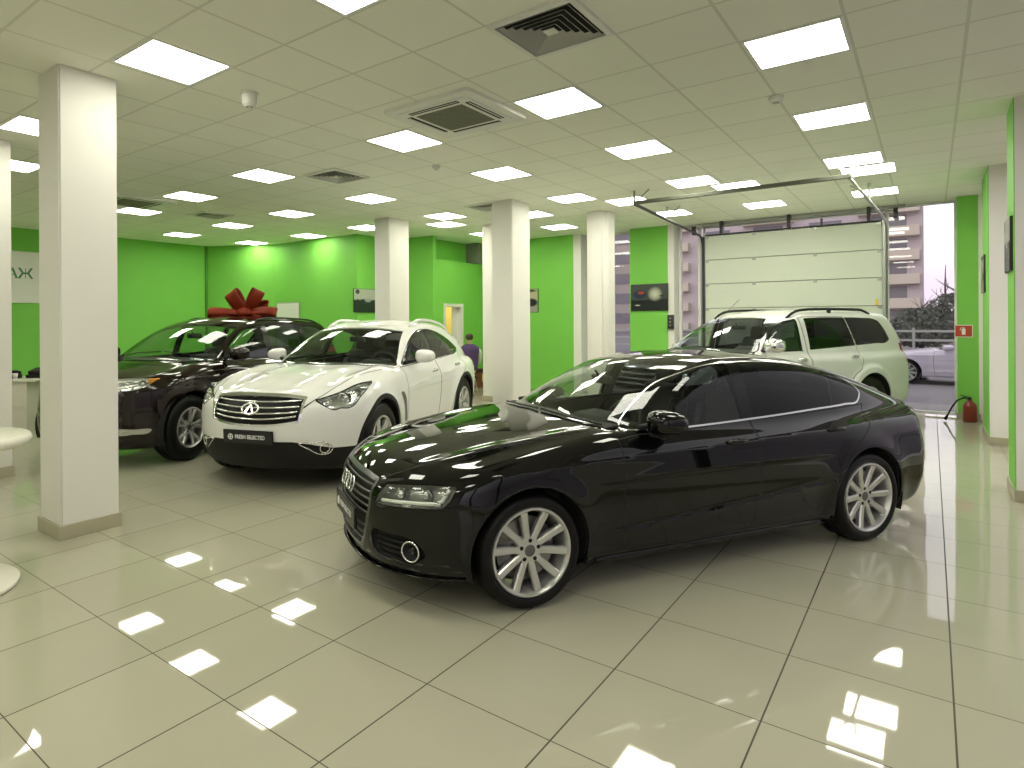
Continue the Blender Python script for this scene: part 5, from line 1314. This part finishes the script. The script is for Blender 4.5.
# ---------------------------------------------------------------- pictures and signs
def poster_material(name, sky, ground, burst, hz, bx, bz, accent):
    m = mat(name, (.1, .1, .1), .25, 0, .5); n, l, b = nodes(m)
    tc = n.new('ShaderNodeTexCoord'); sp = n.new('ShaderNodeSeparateXYZ'); l.new(tc.outputs['Generated'], sp.inputs[0])
    r1 = n.new('ShaderNodeValToRGB'); r1.color_ramp.elements[0].position = hz-.04; r1.color_ramp.elements[0].color = (*ground, 1); r1.color_ramp.elements[1].position = hz+.03; r1.color_ramp.elements[1].color = (*sky, 1)
    ns = n.new('ShaderNodeTexNoise'); ns.inputs['Scale'].default_value = 6; ns.inputs['Detail'].default_value = 6; l.new(tc.outputs['Generated'], ns.inputs['Vector'])
    a = n.new('ShaderNodeMath'); a.operation = 'MULTIPLY_ADD'; a.inputs[1].default_value = .22; l.new(ns.outputs[0], a.inputs[0]); l.new(sp.outputs['Z'], a.inputs[2]); 
    a2 = n.new('ShaderNodeMath'); a2.operation = 'SUBTRACT'; a2.inputs[1].default_value = .11; l.new(a.outputs[0], a2.inputs[0]); l.new(a2.outputs[0], r1.inputs[0])
    def blob(cx, cz, rx, rz, col, prev, soft=.5):
        mp = n.new('ShaderNodeMapping'); mp.inputs['Location'].default_value = (-cx/rx, -.5, -cz/rz); mp.inputs['Scale'].default_value = (1/rx, 1, 1/rz)
        l.new(tc.outputs['Generated'], mp.inputs[0]); g = n.new('ShaderNodeTexGradient'); g.gradient_type = 'SPHERICAL'
        l.new(mp.outputs[0], g.inputs[0]); rr = n.new('ShaderNodeValToRGB'); rr.color_ramp.elements[0].position = 0; rr.color_ramp.elements[1].position = soft; l.new(g.outputs[0], rr.inputs[0])
        mx = n.new('ShaderNodeMix'); mx.data_type = 'RGBA'; l.new(rr.outputs[0], mx.inputs[0]); l.new(prev, mx.inputs[6]); mx.inputs[7].default_value = (*col, 1); return mx.outputs[2]
    o = r1.outputs[0]
    if burst: o = blob(bx, bz, .24, .34, burst, o, .75)
    for (cx, cz, rx, rz, col) in accent: o = blob(cx, cz, rx, rz, col, o, .25)
    l.new(o, b.inputs['Base Color']); return m
def picture(loc, rz, w, h, m, label, t=.022):
    """picture panel hung on a wall, facing -y before turning"""
    e = empty('picture', loc, rz); tag(e, label, 'picture')
    b = NB(); box(b, (-w/2-.008, -t, -h/2-.008), (w/2+.008, 0, h/2+.008), .003); obj('picture_panel', b, M_DARKSTEEL, e)
    b = NB(); box(b, (-w/2, -t-.003, -h/2), (w/2, -t+.001, h/2)); obj('print', b, m, e)
PM1 = poster_material('poster_road', (.42, .44, .36), (.020, .030, .025), None, .55, 0, 0, [(.45, .42, .20, .10, (.03, .04, .04)), (.48, .50, .14, .08, (.30, .36, .36)), (.12, .88, .10, .14, (.06, .06, .05))])
PM2 = poster_material('poster_garage', (.45, .40, .28), (.30, .30, .26), None, .45, 0, 0, [(.80, .42, .26, .24, (.015, .020, .025)), (.6, .93, .5, .09, (.06, .07, .03))])
PM3 = poster_material('poster_sunburst', (.045, .055, .05), (.008, .012, .012), (.75, .76, .58), .42, .66, .62, [(.24, .62, .26, .22, (.010, .022, .05)), (.28, .68, .12, .08, (.35, .05, .02)), (.18, .20, .10, .03, (.5, .5, .42)), (.85, .55, .10, .04, (.02, .03, .02))])
picture((-9.748, 9.62, 2.025), PI/2, .86, .50, PM1, 'dark picture of a road on the green wall, partly behind a white column')
picture((-7.50, 12.449, 2.03), 0, .80, .53, PM2, 'picture with a dark round car shape beside the tallest white column')
picture((-4.52, 12.449, 2.03), 0, .75, .53, PM3, 'dark picture with a bright sunburst on the green pier by the garage door')
picture((.566, 7.46, 2.22), -PI/2, .46, .46, PM1, 'framed picture seen edge-on on the nearest green pier')
picture((.566, 10.85, 2.15), -PI/2, .46, .48, PM2, 'framed picture seen edge-on on the second green pier')
M_SIGNGREEN = mat('sign_green', (.06, .22, .12), .5)
e = empty('wall_sign', (-14.198, 3.3, 2.49), PI/2); tag(e, 'white wall sign with dark green letters on the far left green wall', 'sign')
b = NB(); box(b, (-1.6, -.03, -.51), (1.75, 0, .51), .005); obj('sign_board', b, M_FRAMEWHITE, e)
text('sign_lettering', 'АЖ', .275, M_SIGNGREEN, e, (1.37, -.032, .060), (PI/2, 0, 0), .002, align='RIGHT', bold=.006)
e = empty('notice_board', (-12.08, 9.298, 1.50)); tag(e, 'plain white board on the green wall behind the dark brown car', 'board')
b = NB(); box(b, (-.43, -.025, -.54), (.43, 0, .54), .004); obj('board_frame', b, M_FRAMEGREY, e)
b = NB(); box(b, (-.405, -.03, -.515), (.405, -.02, .515), .002); obj('board_face', b, M_FRAMEWHITE, e)
e = empty('fire_sign', (.40, 12.448, 1.37)); tag(e, 'small red sign with a white extinguisher symbol on the green pier', 'sign')
b = NB(); box(b, (-.11, -.006, -.095), (.11, 0, .095), .002); obj('sign_border', b, M_FRAMEWHITE, e)
b = NB(); box(b, (-.10, -.009, -.085), (.10, -.004, .085), .002); obj('sign_face', b, mat('sign_red', (.45, .05, .02), .4), e)
b = NB(); box(b, (-.022, -.012, -.055), (.022, -.008, .035), .004); box(b, (-.010, -.012, .033), (.010, -.008, .055)); tube(b, [(-.005, -.010, .05), (-.035, -.010, .05), (-.042, -.010, .01)], .004, 6); obj('extinguisher_symbol', b, M_FRAMEWHITE, e)
e = empty('switch_box', (-4.085, 12.46, 1.53)); tag(e, 'dark grey control box on the white jamb beside the garage door', 'control box')
b = NB(); box(b, (-.06, -.07, -.14), (.06, 0, .14), .01); obj('housing', b, M_DARKSTEEL, e, angle=40)
for z in (.07, 0, -.07):
    b = NB(); lathe(b, [(0, -.012), (.015, -.012), (.017, 0)], 14, 'y', c=(0, -.07, z)); obj('push_button', b, M_GREYPANEL, e)
# fire extinguisher standing in the corner
e = empty('fire_extinguisher', (.46, 12.20, 0)); tag(e, 'dark red fire extinguisher with black hose standing by the green pier', 'fire extinguisher')
b = NB(); lathe(b, [(0, .004), (.075, .004), (.085, .015), (.085, .235), (.075, .275), (.045, .305), (.028, .32), (.028, .34), (0, .345)], 28); bmesh.ops.recalc_face_normals(b, faces=b.faces); obj('cylinder', b, mat('extinguisher_red', (.20, .028, .012), .35), e, angle=50)
b = NB(); box(b, (-.02, -.03, .34), (.02, .03, .37), .005); obox(b, (-.05, 0, .385), (.13, .022, .012), (0, .25, 0), .003); obox(b, (-.05, 0, .355), (.12, .022, .010), (0, -.05, 0), .003); obj('valve', b, M_BLKPLASTIC, e)
b = NB(); tube(b, smooth_poly([(0, .345), (-.09, .37), (-.18, .28), (-.25, .12), (-.31, .02)], 6, False) if False else [(-.01, -.02, .35), (-.07, -.03, .37), (-.15, -.04, .32), (-.21, -.05, .22), (-.26, -.07, .10), (-.30, -.08, .02)], [.012, .012, .012, .012, .012, .024], 10); obj('hose', b, M_BLKPLASTIC, e, smooth=True)

# ---------------------------------------------------------------- doorway at the back
b = NB()
y0, y1, z1 = DY0, DY1, DZ
for lo, hi in (((-.13, y0, 0), (.03, y0+.07, z1)), ((-.13, y1-.07, 0), (.03, y1, z1)), ((-.13, y0+.07, z1-.07), (.03, y1-.07, z1))):
    box(b, (DX+lo[0], lo[1], lo[2]), (DX+hi[0], hi[1], hi[2]), .004)
dr = tag(obj('door_1', b, M_FRAMEWHITE), kind='structure')
b = NB(); obox(b, (DX-.10, y1-.17, .98), (.04, .24, 1.86), (0, 0, R(8)), .004); tag(obj('door_leaf', b, M_FRAMEWHITE, dr), kind='structure')
M_CORR = mat('cream_corridor_paint', (.80, .70, .36), .6)
b = NB(); box(b, (DX-2.4, 10.60, 0), (DX-2.3, 12.4, 2.6)); box(b, (DX-2.4, 10.56, 0), (DX-.13, 10.62, 2.6)); box(b, (DX-2.4, 12.4, 0), (DX-.13, 12.46, 2.6)); box(b, (DX-2.4, 10.56, 2.6), (DX-.13, 12.46, 2.66)); tag(obj('wall_corridor', b, M_CORR), kind='structure')
e = empty('corridor_lamp', (DX-1.2, 11.4, 2.6)); tag(e, 'ceiling lamp in the yellow lit room behind the back doorway', 'lamp')
b = NB(); lathe(b, [(0, -.06), (.12, -.05), (.16, 0)], 24); obj('lamp_glass', b, mat('warm_lamp_glass', (.9, .8, .5), .5, emit=(1., .78, .36), estr=80.), e, smooth=True)

# ---------------------------------------------------------------- furniture on the left
M_TABLE = mat('white_lacquer', (.72, .70, .60), .25)
e = empty('pedestal_table', (-4.447, 1.086, 0)); tag(e, 'white round pedestal table cut off at the left edge', 'table')
b = NB(); lathe(b, [(0, .85), (.31, .85), (.345, .863), (.355, .885), (.345, .912), (.325, .920), (0, .920)], 56); bmesh.ops.recalc_face_normals(b, faces=b.faces); obj('tabletop', b, M_TABLE, e, angle=50)
b = NB(); lathe(b, [(.06, .03), (.05, .06), (.045, .45), (.05, .80), (.07, .85)], 28); bmesh.ops.recalc_face_normals(b, faces=b.faces); obj('column_leg', b, M_TABLE, e, smooth=True)
b = NB(); lathe(b, [(0, .0), (.385, .0), (.40, .008), (.40, .024), (.385, .034), (.06, .045), (0, .045)], 56); bmesh.ops.recalc_face_normals(b, faces=b.faces); obj('table_base', b, M_TABLE, e, angle=40, loc=(-.133, -.076, 0))
DK = Vector((-11.25, 3.15, 0)); da = R(37.8)
e = empty('desk', DK, da); tag(e, 'white office desk against the far left wall, seen between two columns', 'desk')
b = NB(); box(b, (-1.0, -.35, .722), (.88, .35, .75), .004); obj('desktop', b, M_TABLE, e)
b = NB(); box(b, (-.96, -.31, .34), (.74, -.29, .722), .002); obj('modesty_panel', b, M_TABLE, e)
for x in (-.96, .72):
    b = NB(); box(b, (x, -.32, 0), (x+.03, .32, .722), .003); obj('side_panel', b, M_TABLE, e)
b = NB(); box(b, (.28, -.28, 0), (.70, .25, .60), .004); dp = obj('drawer_unit', b, M_TABLE, e)
b = NB(); tube(b, [(.0, -.325, .71), (-.05, -.33, .45), (-.22, -.33, .05), (-.30, -.33, .01)], .006, 6); obj('cable', b, M_BLKPLASTIC, e)
def on_desk(name, x, y, label, cat):
    c = DK + Matrix.Rotation(da, 3, 'Z') @ Vector((x, y, 0)); o = empty(name, (c.x, c.y, .75), da); tag(o, label, cat); return o
t = on_desk('desk_telephone', .34, -.08, 'black desk telephone on the white desk far left', 'telephone')
b = NB(); prism(b, [(-.10, 0), (.10, 0), (.10, .055), (.02, .075), (-.10, .03)], -.11, .11, 'x'); obj('telephone_base', b, M_BLKPLASTIC, t)
b = NB(); tube(b, [(-.17, 0, .075), (-.13, 0, .095), (.10, 0, .10), (.15, 0, .075)], [.03, .022, .022, .032], 10); obj('handset', b, M_BLKPLASTIC, t, smooth=True)
t = on_desk('desk_monitor', .66, .05, 'black device beside the telephone on the white desk', 'office device')
b = NB(); box(b, (-.10, -.12, 0), (.14, .12, .05), .012); obj('device_base', b, M_BLKPLASTIC, t); b = NB(); obox(b, (.02, 0, .09), (.20, .20, .08), (.25, 0, 0), .015); obj('device_top', b, M_BLKPLASTIC, t)
t = on_desk('paper_cup', .50, -.20, 'small white cup between the telephone and the black device', 'cup')
b = NB(); lathe(b, [(0, 0), (.026, 0), (.034, .085), (.031, .085), (.024, .006), (0, .006)], 20); bmesh.ops.recalc_face_normals(b, faces=b.faces); obj('cup_body', b, M_FRAMEWHITE, t, smooth=True)
c = DK + Matrix.Rotation(da, 3, 'Z') @ Vector((1.22, -.05, 0))
e = empty('office_chair', c, da + 2.2); tag(e, 'black office chair beside the white desk, mostly behind the big column', 'chair')
b = NB(); box(b, (-.24, -.23, .43), (.24, .23, .51), .05, 3); obj('seat', b, M_LEATHER, e, smooth=True)
b = NB(); obox(b, (-.26, 0, .80), (.08, .44, .52), (0, -.12, 0), .045, 3); obj('backrest', b, M_LEATHER, e, smooth=True)
b = NB(); tube(b, [(0, 0, .10), (0, 0, .43)], .028, 12); obj('gas_stem', b, M_BLKPLASTIC, e)
for k in range(5):
    a = 2*PI*k/5; b = NB(); tube(b, [(0, 0, .11), (.28*math.cos(a), .28*math.sin(a), .07)], [.025, .015], 8); lg = obj('leg', b, M_BLKPLASTIC, e)
    b = NB(); lathe(b, [(0, -.018), (.024, -.018), (.026, 0), (.024, .018), (0, .018)], 14, 'y', c=(.28*math.cos(a), .28*math.sin(a), .026)); obj('castor', b, M_RUBBER, lg)
for s in (-1, 1):
    b = NB(); tube(b, [(-.18, s*.24, .46), (-.16, s*.28, .66), (.10, s*.28, .66)], .016, 8); obj('armrest', b, M_BLKPLASTIC, e)

# ---------------------------------------------------------------- person by the doorway
def skin_mesh(name, verts, edges, radii, m, parent, sub=2, root=0):
    me = bpy.data.meshes.new(name); me.from_pydata(verts, edges, []); o = bpy.data.objects.new(name, me); COL.objects.link(o); o.parent = parent
    md = o.modifiers.new('skin', 'SKIN'); md.use_smooth_shade = True
    for v, r in zip(me.skin_vertices[0].data, radii):
        v.radius = r if isinstance(r, (tuple, list)) else (r, r)
    for i, v in enumerate(me.skin_vertices[0].data): v.use_root = i == root
    s = o.modifiers.new('sub', 'SUBSURF'); s.levels = sub; s.render_levels = sub; me.materials.append(m); return o
def chain(pts, i0=0): return [(i0+k, i0+k+1) for k in range(len(pts)-1)]
M_SKIN = mat('skin', (.48, .30, .22), .5); M_HAIR = noisy(mat('brown_hair', (.055, .035, .022), .6), 40, .4); M_VEST = noisy(mat('purple_vest', (.075, .040, .13), .8), 20, .15); M_SHIRT = mat('white_shirt', (.68, .66, .62), .7); M_JEANS = mat('dark_trousers', (.03, .03, .04), .8)
pe = empty('person', (-7.72, 10.62, 0), R(37.8 + 14)); tag(pe, 'person with brown hair in a purple vest over a white shirt, seated with back turned', 'person')
# faces +y (away from the camera); sits on a stool
V = [(0, 0, .56), (0, -.01, .70), (0, -.02, .84), (0, -.01, .98), (0, .01, 1.06), (0, .03, 1.13), (0, .045, 1.20), (0, .05, 1.27)]
E_ = chain(V); RD = [(.15, .12), (.14, .105), (.15, .11), (.15, .10), (.06, .06), (.05, .052), (.075, .088), (.062, .075)]
for s in (-1, 1):
    i = len(V); arm = [(s*.15, .0, .985), (s*.20, .0, .95), (s*.235, .04, .80), (s*.225, .10, .68), (s*.19, .22, .64), (s*.14, .33, .64)]
    V += arm; E_ += [(3, i)] + chain(arm, i); RD += [.055, .052, .046, .040, .034, .026]
    h = len(V)-1; fi = len(V)
    for k, (dx, L) in enumerate(((-.028, .070), (-.010, .080), (.010, .076), (.027, .060))):
        f0 = (s*.14 + dx, .40, .645); f1 = (s*.14 + dx*1.15, .40+L*.55, .640); f2 = (s*.14 + dx*1.15, .40+L*.9, .622); n0 = len(V); V += [f0, f1, f2]; E_ += [(h, n0), (n0, n0+1), (n0+1, n0+2)]; RD += [.0095, .0085, .0075]
    n0 = len(V); V += [(s*.14 - s*.045, .365, .640), (s*.14 - s*.065, .40, .630)]; E_ += [(h, n0), (n0, n0+1)]; RD += [.011, .009]
    i = len(V); leg = [(s*.09, .03, .535), (s*.12, .22, .53), (s*.14, .44, .52), (s*.14, .46, .44), (s*.13, .40, .24), (s*.13, .36, .08), (s*.13, .42, .035), (s*.135, .52, .025)]
    V += leg; E_ += [(0, i)] + chain(leg, i); RD += [.085, .080, .060, .058, .052, .036, .038, .028]
skin_mesh('body', V, E_, RD, M_SKIN, pe)
def loft(name, rings, m, parent, n=28):
    b = NB(); R_ = [[b.verts.new((cx + rx*math.cos(2*PI*k/n), cy + ry*math.sin(2*PI*k/n), z)) for k in range(n)] for cx, cy, rx, ry, z in rings]
    for A, B in zip(R_[:-1], R_[1:]):
        for k in range(n): b.faces.new((A[k], A[(k+1) % n], B[(k+1) % n], B[k]))
    b.faces.new(R_[0][::-1]); b.faces.new(R_[-1]); return obj(name, b, m, parent, smooth=True)
loft('vest', [(0, -.005, .172, .140, .53), (0, -.01, .168, .132, .62), (0, -.012, .166, .128, .72), (0, -.018, .180, .136, .84), (0, -.014, .205, .142, .93), (0, -.008, .212, .138, .98), (0, 0, .190, .122, 1.025), (0, .008, .135, .098, 1.06), (0, .014, .075, .074, 1.085)], M_VEST, pe)
v = [(0, 0, .56), (0, -.01, .70), (0, -.02, .84), (0, -.01, .99), (0, .012, 1.075)]; ed = chain(v); rd = [(.155, .125), (.145, .110), (.150, .112), (.145, .105), (.060, .058)]
for s in (-1, 1):
    i = len(v); a = [(s*.15, .0, .975), (s*.215, .0, .925), (s*.235, .04, .80), (s*.226, .095, .685), (s*.20, .185, .648)]
    v += a; ed += [(3, i)] + chain(a, i); rd += [.062, .056, .052, .048, .044]
skin_mesh('shirt', v, ed, rd, M_SHIRT, pe)
for s in (-1, 1):
    v = [(s*.07, .0, .55), (s*.12, .22, .535), (s*.14, .44, .52), (s*.14, .46, .44), (s*.13, .40, .24), (s*.13, .37, .11)]
    skin_mesh('trouser_leg', v, chain(v), [.10, .092, .075, .070, .064, .055], M_JEANS, pe)
    v = [(s*.13, .35, .055), (s*.13, .42, .040), (s*.135, .53, .032)]; skin_mesh('shoe', v, chain(v), [.042, .044, .034], M_BLKPLASTIC, pe)
v = [(0, .005, 1.15), (0, .02, 1.24), (0, .04, 1.30)]; skin_mesh('hair', v, chain(v), [(.070, .062), (.102, .095), (.072, .066)], M_HAIR, pe)
b = NB(); ball(b, (0, .135, 1.215), (.012, .018, .016))
for s in (-1, 1): ball(b, (s*.082, .05, 1.215), (.012, .02, .03))
obj('nose_and_ears', b, M_SKIN, pe, smooth=True)
e = empty('stool', (-7.72, 10.62, 0)); tag(e, 'dark round stool under the person in the purple vest', 'stool')
b = NB(); lathe(b, [(0, .36), (.15, .36), (.17, .38), (.17, .395), (.15, .41), (0, .41)], 28); obj('seat', b, M_LEATHER, e, smooth=True)
for k in range(4):
    a = PI/4 + PI/2*k; b = NB(); tube(b, [(.11*math.cos(a), .11*math.sin(a), .36), (.17*math.cos(a), .17*math.sin(a), 0)], .012, 8); obj('leg', b, M_STEEL, e)
e = empty('crate', (-8.36, 12.10, 0), R(20)); tag(e, 'brown crate with a yellow label on the floor behind the person', 'crate')
b = NB(); box(b, (-.24, -.17, 0), (.24, .17, .42), .01)
obj('crate_body', b, noisy(mat('brown_cardboard', (.13, .045, .018), .8), 12, .3), e)
b = NB(); box(b, (-.02, -.176, .15), (.10, -.169, .33)); obj('crate_label', b, mat('yellow_label', (.55, .42, .12), .6), e)
b = NB(); box(b, (-.245, -.175, .36), (.245, .175, .43), .008); obj('crate_lid', b, mat('dark_brown_lid', (.06, .022, .012), .8), e)

# ---------------------------------------------------------------- outside the windows
M_ASPHALT = noisy(mat('asphalt', (.15, .142, .152), .85), 1.2, .25)
b = NB(); box(b, (-140, 13.05, -.40), (90, 200, -.14)); tag(obj('street_ground', b, M_ASPHALT), kind='structure')
b = NB(); box(b, (-40, 13.0, -.30), (20, 14.6, -.02), .02); tag(obj('street_pavement', b, noisy(mat('paving', (.22, .21, .21), .8), 3, .15)), kind='structure')
b = NB(); box(b, (1.62, -12, -.40), (60, 13.04, -.14)); tag(obj('street_ground', b, M_ASPHALT), kind='structure')
M_FACADE = noisy(mat('mauve_facade', (.60, .52, .52), .85), .25, .08); M_BALCONY = noisy(mat('beige_balcony', (.66, .58, .47), .8), .5, .1); M_DARKWIN = mat('dark_window', (.22, .20, .22), .3); M_LOW = noisy(mat('grey_brown_facade', (.46, .40, .37), .85), .3, .1)
def block(x0, x1, y, depth, hgt, m, floors, cols, label, balc, wz=1.5, z0=-.15):
    e = empty('apartment_building', ((x0+x1)/2, y, z0)); tag(e, label, 'building'); w = (x1-x0)/2
    b = NB(); box(b, (-w, 0, 0), (w, depth, hgt)); obj('facade', b, m, e)
    b = NB(); box(b, (-w-.3, -.3, hgt), (w+.3, depth+.3, hgt+.6)); obj('roof_edge', b, M_BALCONY, e)
    fh = hgt/floors; cw = 2*w/cols; pw = pb = None
    for i in range(floors):
        for j in range(cols):
            x = -w + cw*(j+.5)
            if j in balc:
                if pb is None:
                    b = NB(); box(b, (-cw*.46, -1.1, 0), (cw*.46, -.02, fh*.42), .03); pb = obj('balcony', b, M_BALCONY, e); o = pb
                else: o = pb.copy(); COL.objects.link(o)
                o.location = (x, 0, fh*i + .1)
            if pw is None:
                b = NB(); box(b, (-cw*.27, -.06, 0), (cw*.27, .05, wz)); pw = obj('window', b, M_DARKWIN, e); o = pw
            else: o = pw.copy(); COL.objects.link(o)
            o.location = (x, 0, fh*i + fh*.42)
block(-33, -.7, 90, 14, 56, M_FACADE, 20, 5, 'tall mauve apartment tower seen through the windows around the garage door', (0, 2, 4))
block(-75, -33.5, 88, 14, 14.5, M_LOW, 5, 9, 'low grey-brown building seen through the window beside the round white column', (1, 4, 7))
block(-36, -22, 30, 6, 5.0, M_LOW, 2, 5, 'small low building across the street behind the middle windows', (2,))
e = empty('street_fence', (-6, 34, -.14)); tag(e, 'pale horizontal rail fence across the street', 'fence')
for z in (.35, .75, 1.15):
    b = NB(); box(b, (-9, -.03, z-.05), (14, .03, z+.05)); obj('fence_rail', b, M_FRAMEGREY, e)
for k in range(12):
    b = NB(); box(b, (-9+2.05*k, -.04, 0), (-8.9+2.05*k, .04, 1.3)); obj('fence_post', b, M_FRAMEGREY, e)
M_LEAF = noisy(mat('dusk_foliage', (.10, .11, .09), .9), 2, .4); M_BARK = mat('bark', (.09, .075, .065), .9)
def tree(x, y, h, r, label, seed, leafy=True):
    rg = random.Random(seed); e = empty('tree', (x, y, -.15)); tag(e, label, 'tree')
    b = NB(); tube(b, [(0, 0, 0), (.05, .03, h*.35), (0, .05, h*.75), (.03, 0, h)], [.12, .09, .05, .015], 8)
    for k in range(14):
        z = h*(.25 + .7*rg.random()); a = rg.random()*2*PI; L = r*(.6 + .6*rg.random())*(1.15 - z/h*.6)
        p1 = Vector((math.cos(a)*L*.5, math.sin(a)*L*.5, z + L*.35)); p2 = Vector((math.cos(a+.3)*L, math.sin(a+.3)*L, z + L*.75))
        tube(b, [(0, .03, z), p1, p2], [.03, .02, .007], 6)
        tube(b, [p1, p1 + Vector((rg.uniform(-.3, .3), rg.uniform(-.3, .3), .45))], [.014, .005], 5)
    obj('trunk', b, M_BARK, e)
    if leafy:
        b = NB()
        for k in range(2600):
            a = rg.random()*2*PI; q = rg.random()**.5; z = rg.random(); rr = r*q*math.sin(PI*(.12 + .80*z))**.6
            c = Vector((rr*math.cos(a), rr*math.sin(a), h*(.12 + .80*z)))
            s = .07 + .07*rg.random(); u = Vector((rg.uniform(-1, 1), rg.uniform(-1, 1), rg.uniform(-1, 1))).normalized(); w = u.cross(Vector((rg.uniform(-1, 1), 1, rg.uniform(-1, 1)))).normalized()
            b.faces.new([b.verts.new(c + u*s), b.verts.new(c + w*s*.6), b.verts.new(c - u*s), b.verts.new(c - w*s*.6)])
        obj('foliage', b, M_LEAF, e)
tree(1.2, 43, 3.3, 1.6, 'dark bushy tree across the street against the bright sky', 3); tree(-.4, 40, 2.4, 1.4, 'dark rounded tree at the foot of the mauve tower', 5); tree(3.4, 46, 2.9, 1.8, 'dark tree cut by the edge of the green corner pier', 8)
tree(.75, 52, 5.2, 1.0, 'tall bare tree standing above the bushes against the sky', 11, False); tree(-3.6, 30, 7.5, 1.9, 'bare tree in front of the mauve tower beside the garage door', 12, False)
# a parked car outside, seen through the right window
def repaint(o, old, new):
    for c in o.children:
        repaint(c, old, new)
        if c.type == 'MESH' and any(m == old for m in c.data.materials):
            c.data = c.data.copy()
            for i, m in enumerate(c.data.materials):
                if m == old: c.data.materials[i] = new
park = copy_tree(CARS[0]); park.location = (-.35, 21.0, -.14); park.rotation_euler = (0, 0, R(168)); park.scale = (.96,)*3
park['label'] = 'pale lavender car parked outside the right window'
repaint(park, M_BLACKPAINT, mat('lavender_car_paint', (.50, .46, .52), .12))
# ---------------------------------------------------------------- camera, sky, view
cam = bpy.data.cameras.new('camera'); co = bpy.data.objects.new('camera', cam); COL.objects.link(co); SC.camera = co
F_PX, CX, CY = 619.3, 449.9, 321.0
cam.sensor_width = 36; cam.sensor_fit = 'HORIZONTAL'; cam.lens = F_PX/1024*36
cam.shift_x = (512 - CX)/1024; cam.shift_y = (CY - 384)/1024
cam.clip_start = .05; cam.clip_end = 500
yaw, roll = R(37.83), R(.34)
co.location = (0, 0, 1.573)
co.rotation_euler = (Matrix.Rotation(yaw, 3, 'Z') @ Matrix.Rotation(PI/2, 3, 'X') @ Matrix.Rotation(-roll, 3, 'Z')).to_euler()
W_ = bpy.data.worlds.new('dusk_sky'); SC.world = W_; W_.use_nodes = True; nt = W_.node_tree
bg = nt.nodes['Background']; tc = nt.nodes.new('ShaderNodeTexCoord'); sp = nt.nodes.new('ShaderNodeSeparateXYZ'); cr = nt.nodes.new('ShaderNodeValToRGB')
ns = nt.nodes.new('ShaderNodeTexNoise'); ns.inputs['Scale'].default_value = 3; ns.inputs['Detail'].default_value = 5
mp = nt.nodes.new('ShaderNodeMapping'); mp.inputs['Scale'].default_value = (1, 1, 7); nt.links.new(tc.outputs['Generated'], mp.inputs[0]); nt.links.new(mp.outputs[0], ns.inputs['Vector'])
ad = nt.nodes.new('ShaderNodeMath'); ad.operation = 'MULTIPLY_ADD'; ad.inputs[1].default_value = .10; nt.links.new(ns.outputs[0], ad.inputs[0])
nt.links.new(tc.outputs['Generated'], sp.inputs[0]); nt.links.new(sp.outputs['Z'], ad.inputs[2]); nt.links.new(ad.outputs[0], cr.inputs[0]); 
vm = nt.nodes.new('ShaderNodeVectorMath'); vm.operation = 'DOT_PRODUCT'; vm.inputs[1].default_value = (-1, .1, 0); nt.links.new(tc.outputs['Generated'], vm.inputs[0])
mr = nt.nodes.new('ShaderNodeMapRange'); mr.inputs[1].default_value = -.95; mr.inputs[2].default_value = -.25; mr.inputs[3].default_value = .22; mr.inputs[4].default_value = 1.; nt.links.new(vm.outputs['Value'], mr.inputs[0])
mm = nt.nodes.new('ShaderNodeMix'); mm.data_type = 'RGBA'; mm.blend_type = 'MULTIPLY'; mm.inputs[0].default_value = 1.; nt.links.new(cr.outputs[0], mm.inputs[6]); nt.links.new(mr.outputs[0], mm.inputs[7]); nt.links.new(mm.outputs[2], bg.inputs[0])
e = cr.color_ramp.elements; e[0].position = .03; e[0].color = (.60, .50, .58, 1); e[1].position = .26; e[1].color = (.98, .95, .97, 1)
q = e.new(.13); q.color = (.74, .65, .72, 1)
bg.inputs['Strength'].default_value = 1.6
SC.view_settings.view_transform = 'Standard'; SC.view_settings.look = 'None'; SC.view_settings.gamma = 1; SC.view_settings.exposure = .45; SC.view_settings.use_curve_mapping = False
SC.cycles.use_denoising = True
SC.cycles.max_bounces = 8; SC.cycles.transparent_max_bounces = 16; SC.cycles.caustics_reflective = False; SC.cycles.caustics_refractive = False
SC.cycles.sample_clamp_indirect = 6
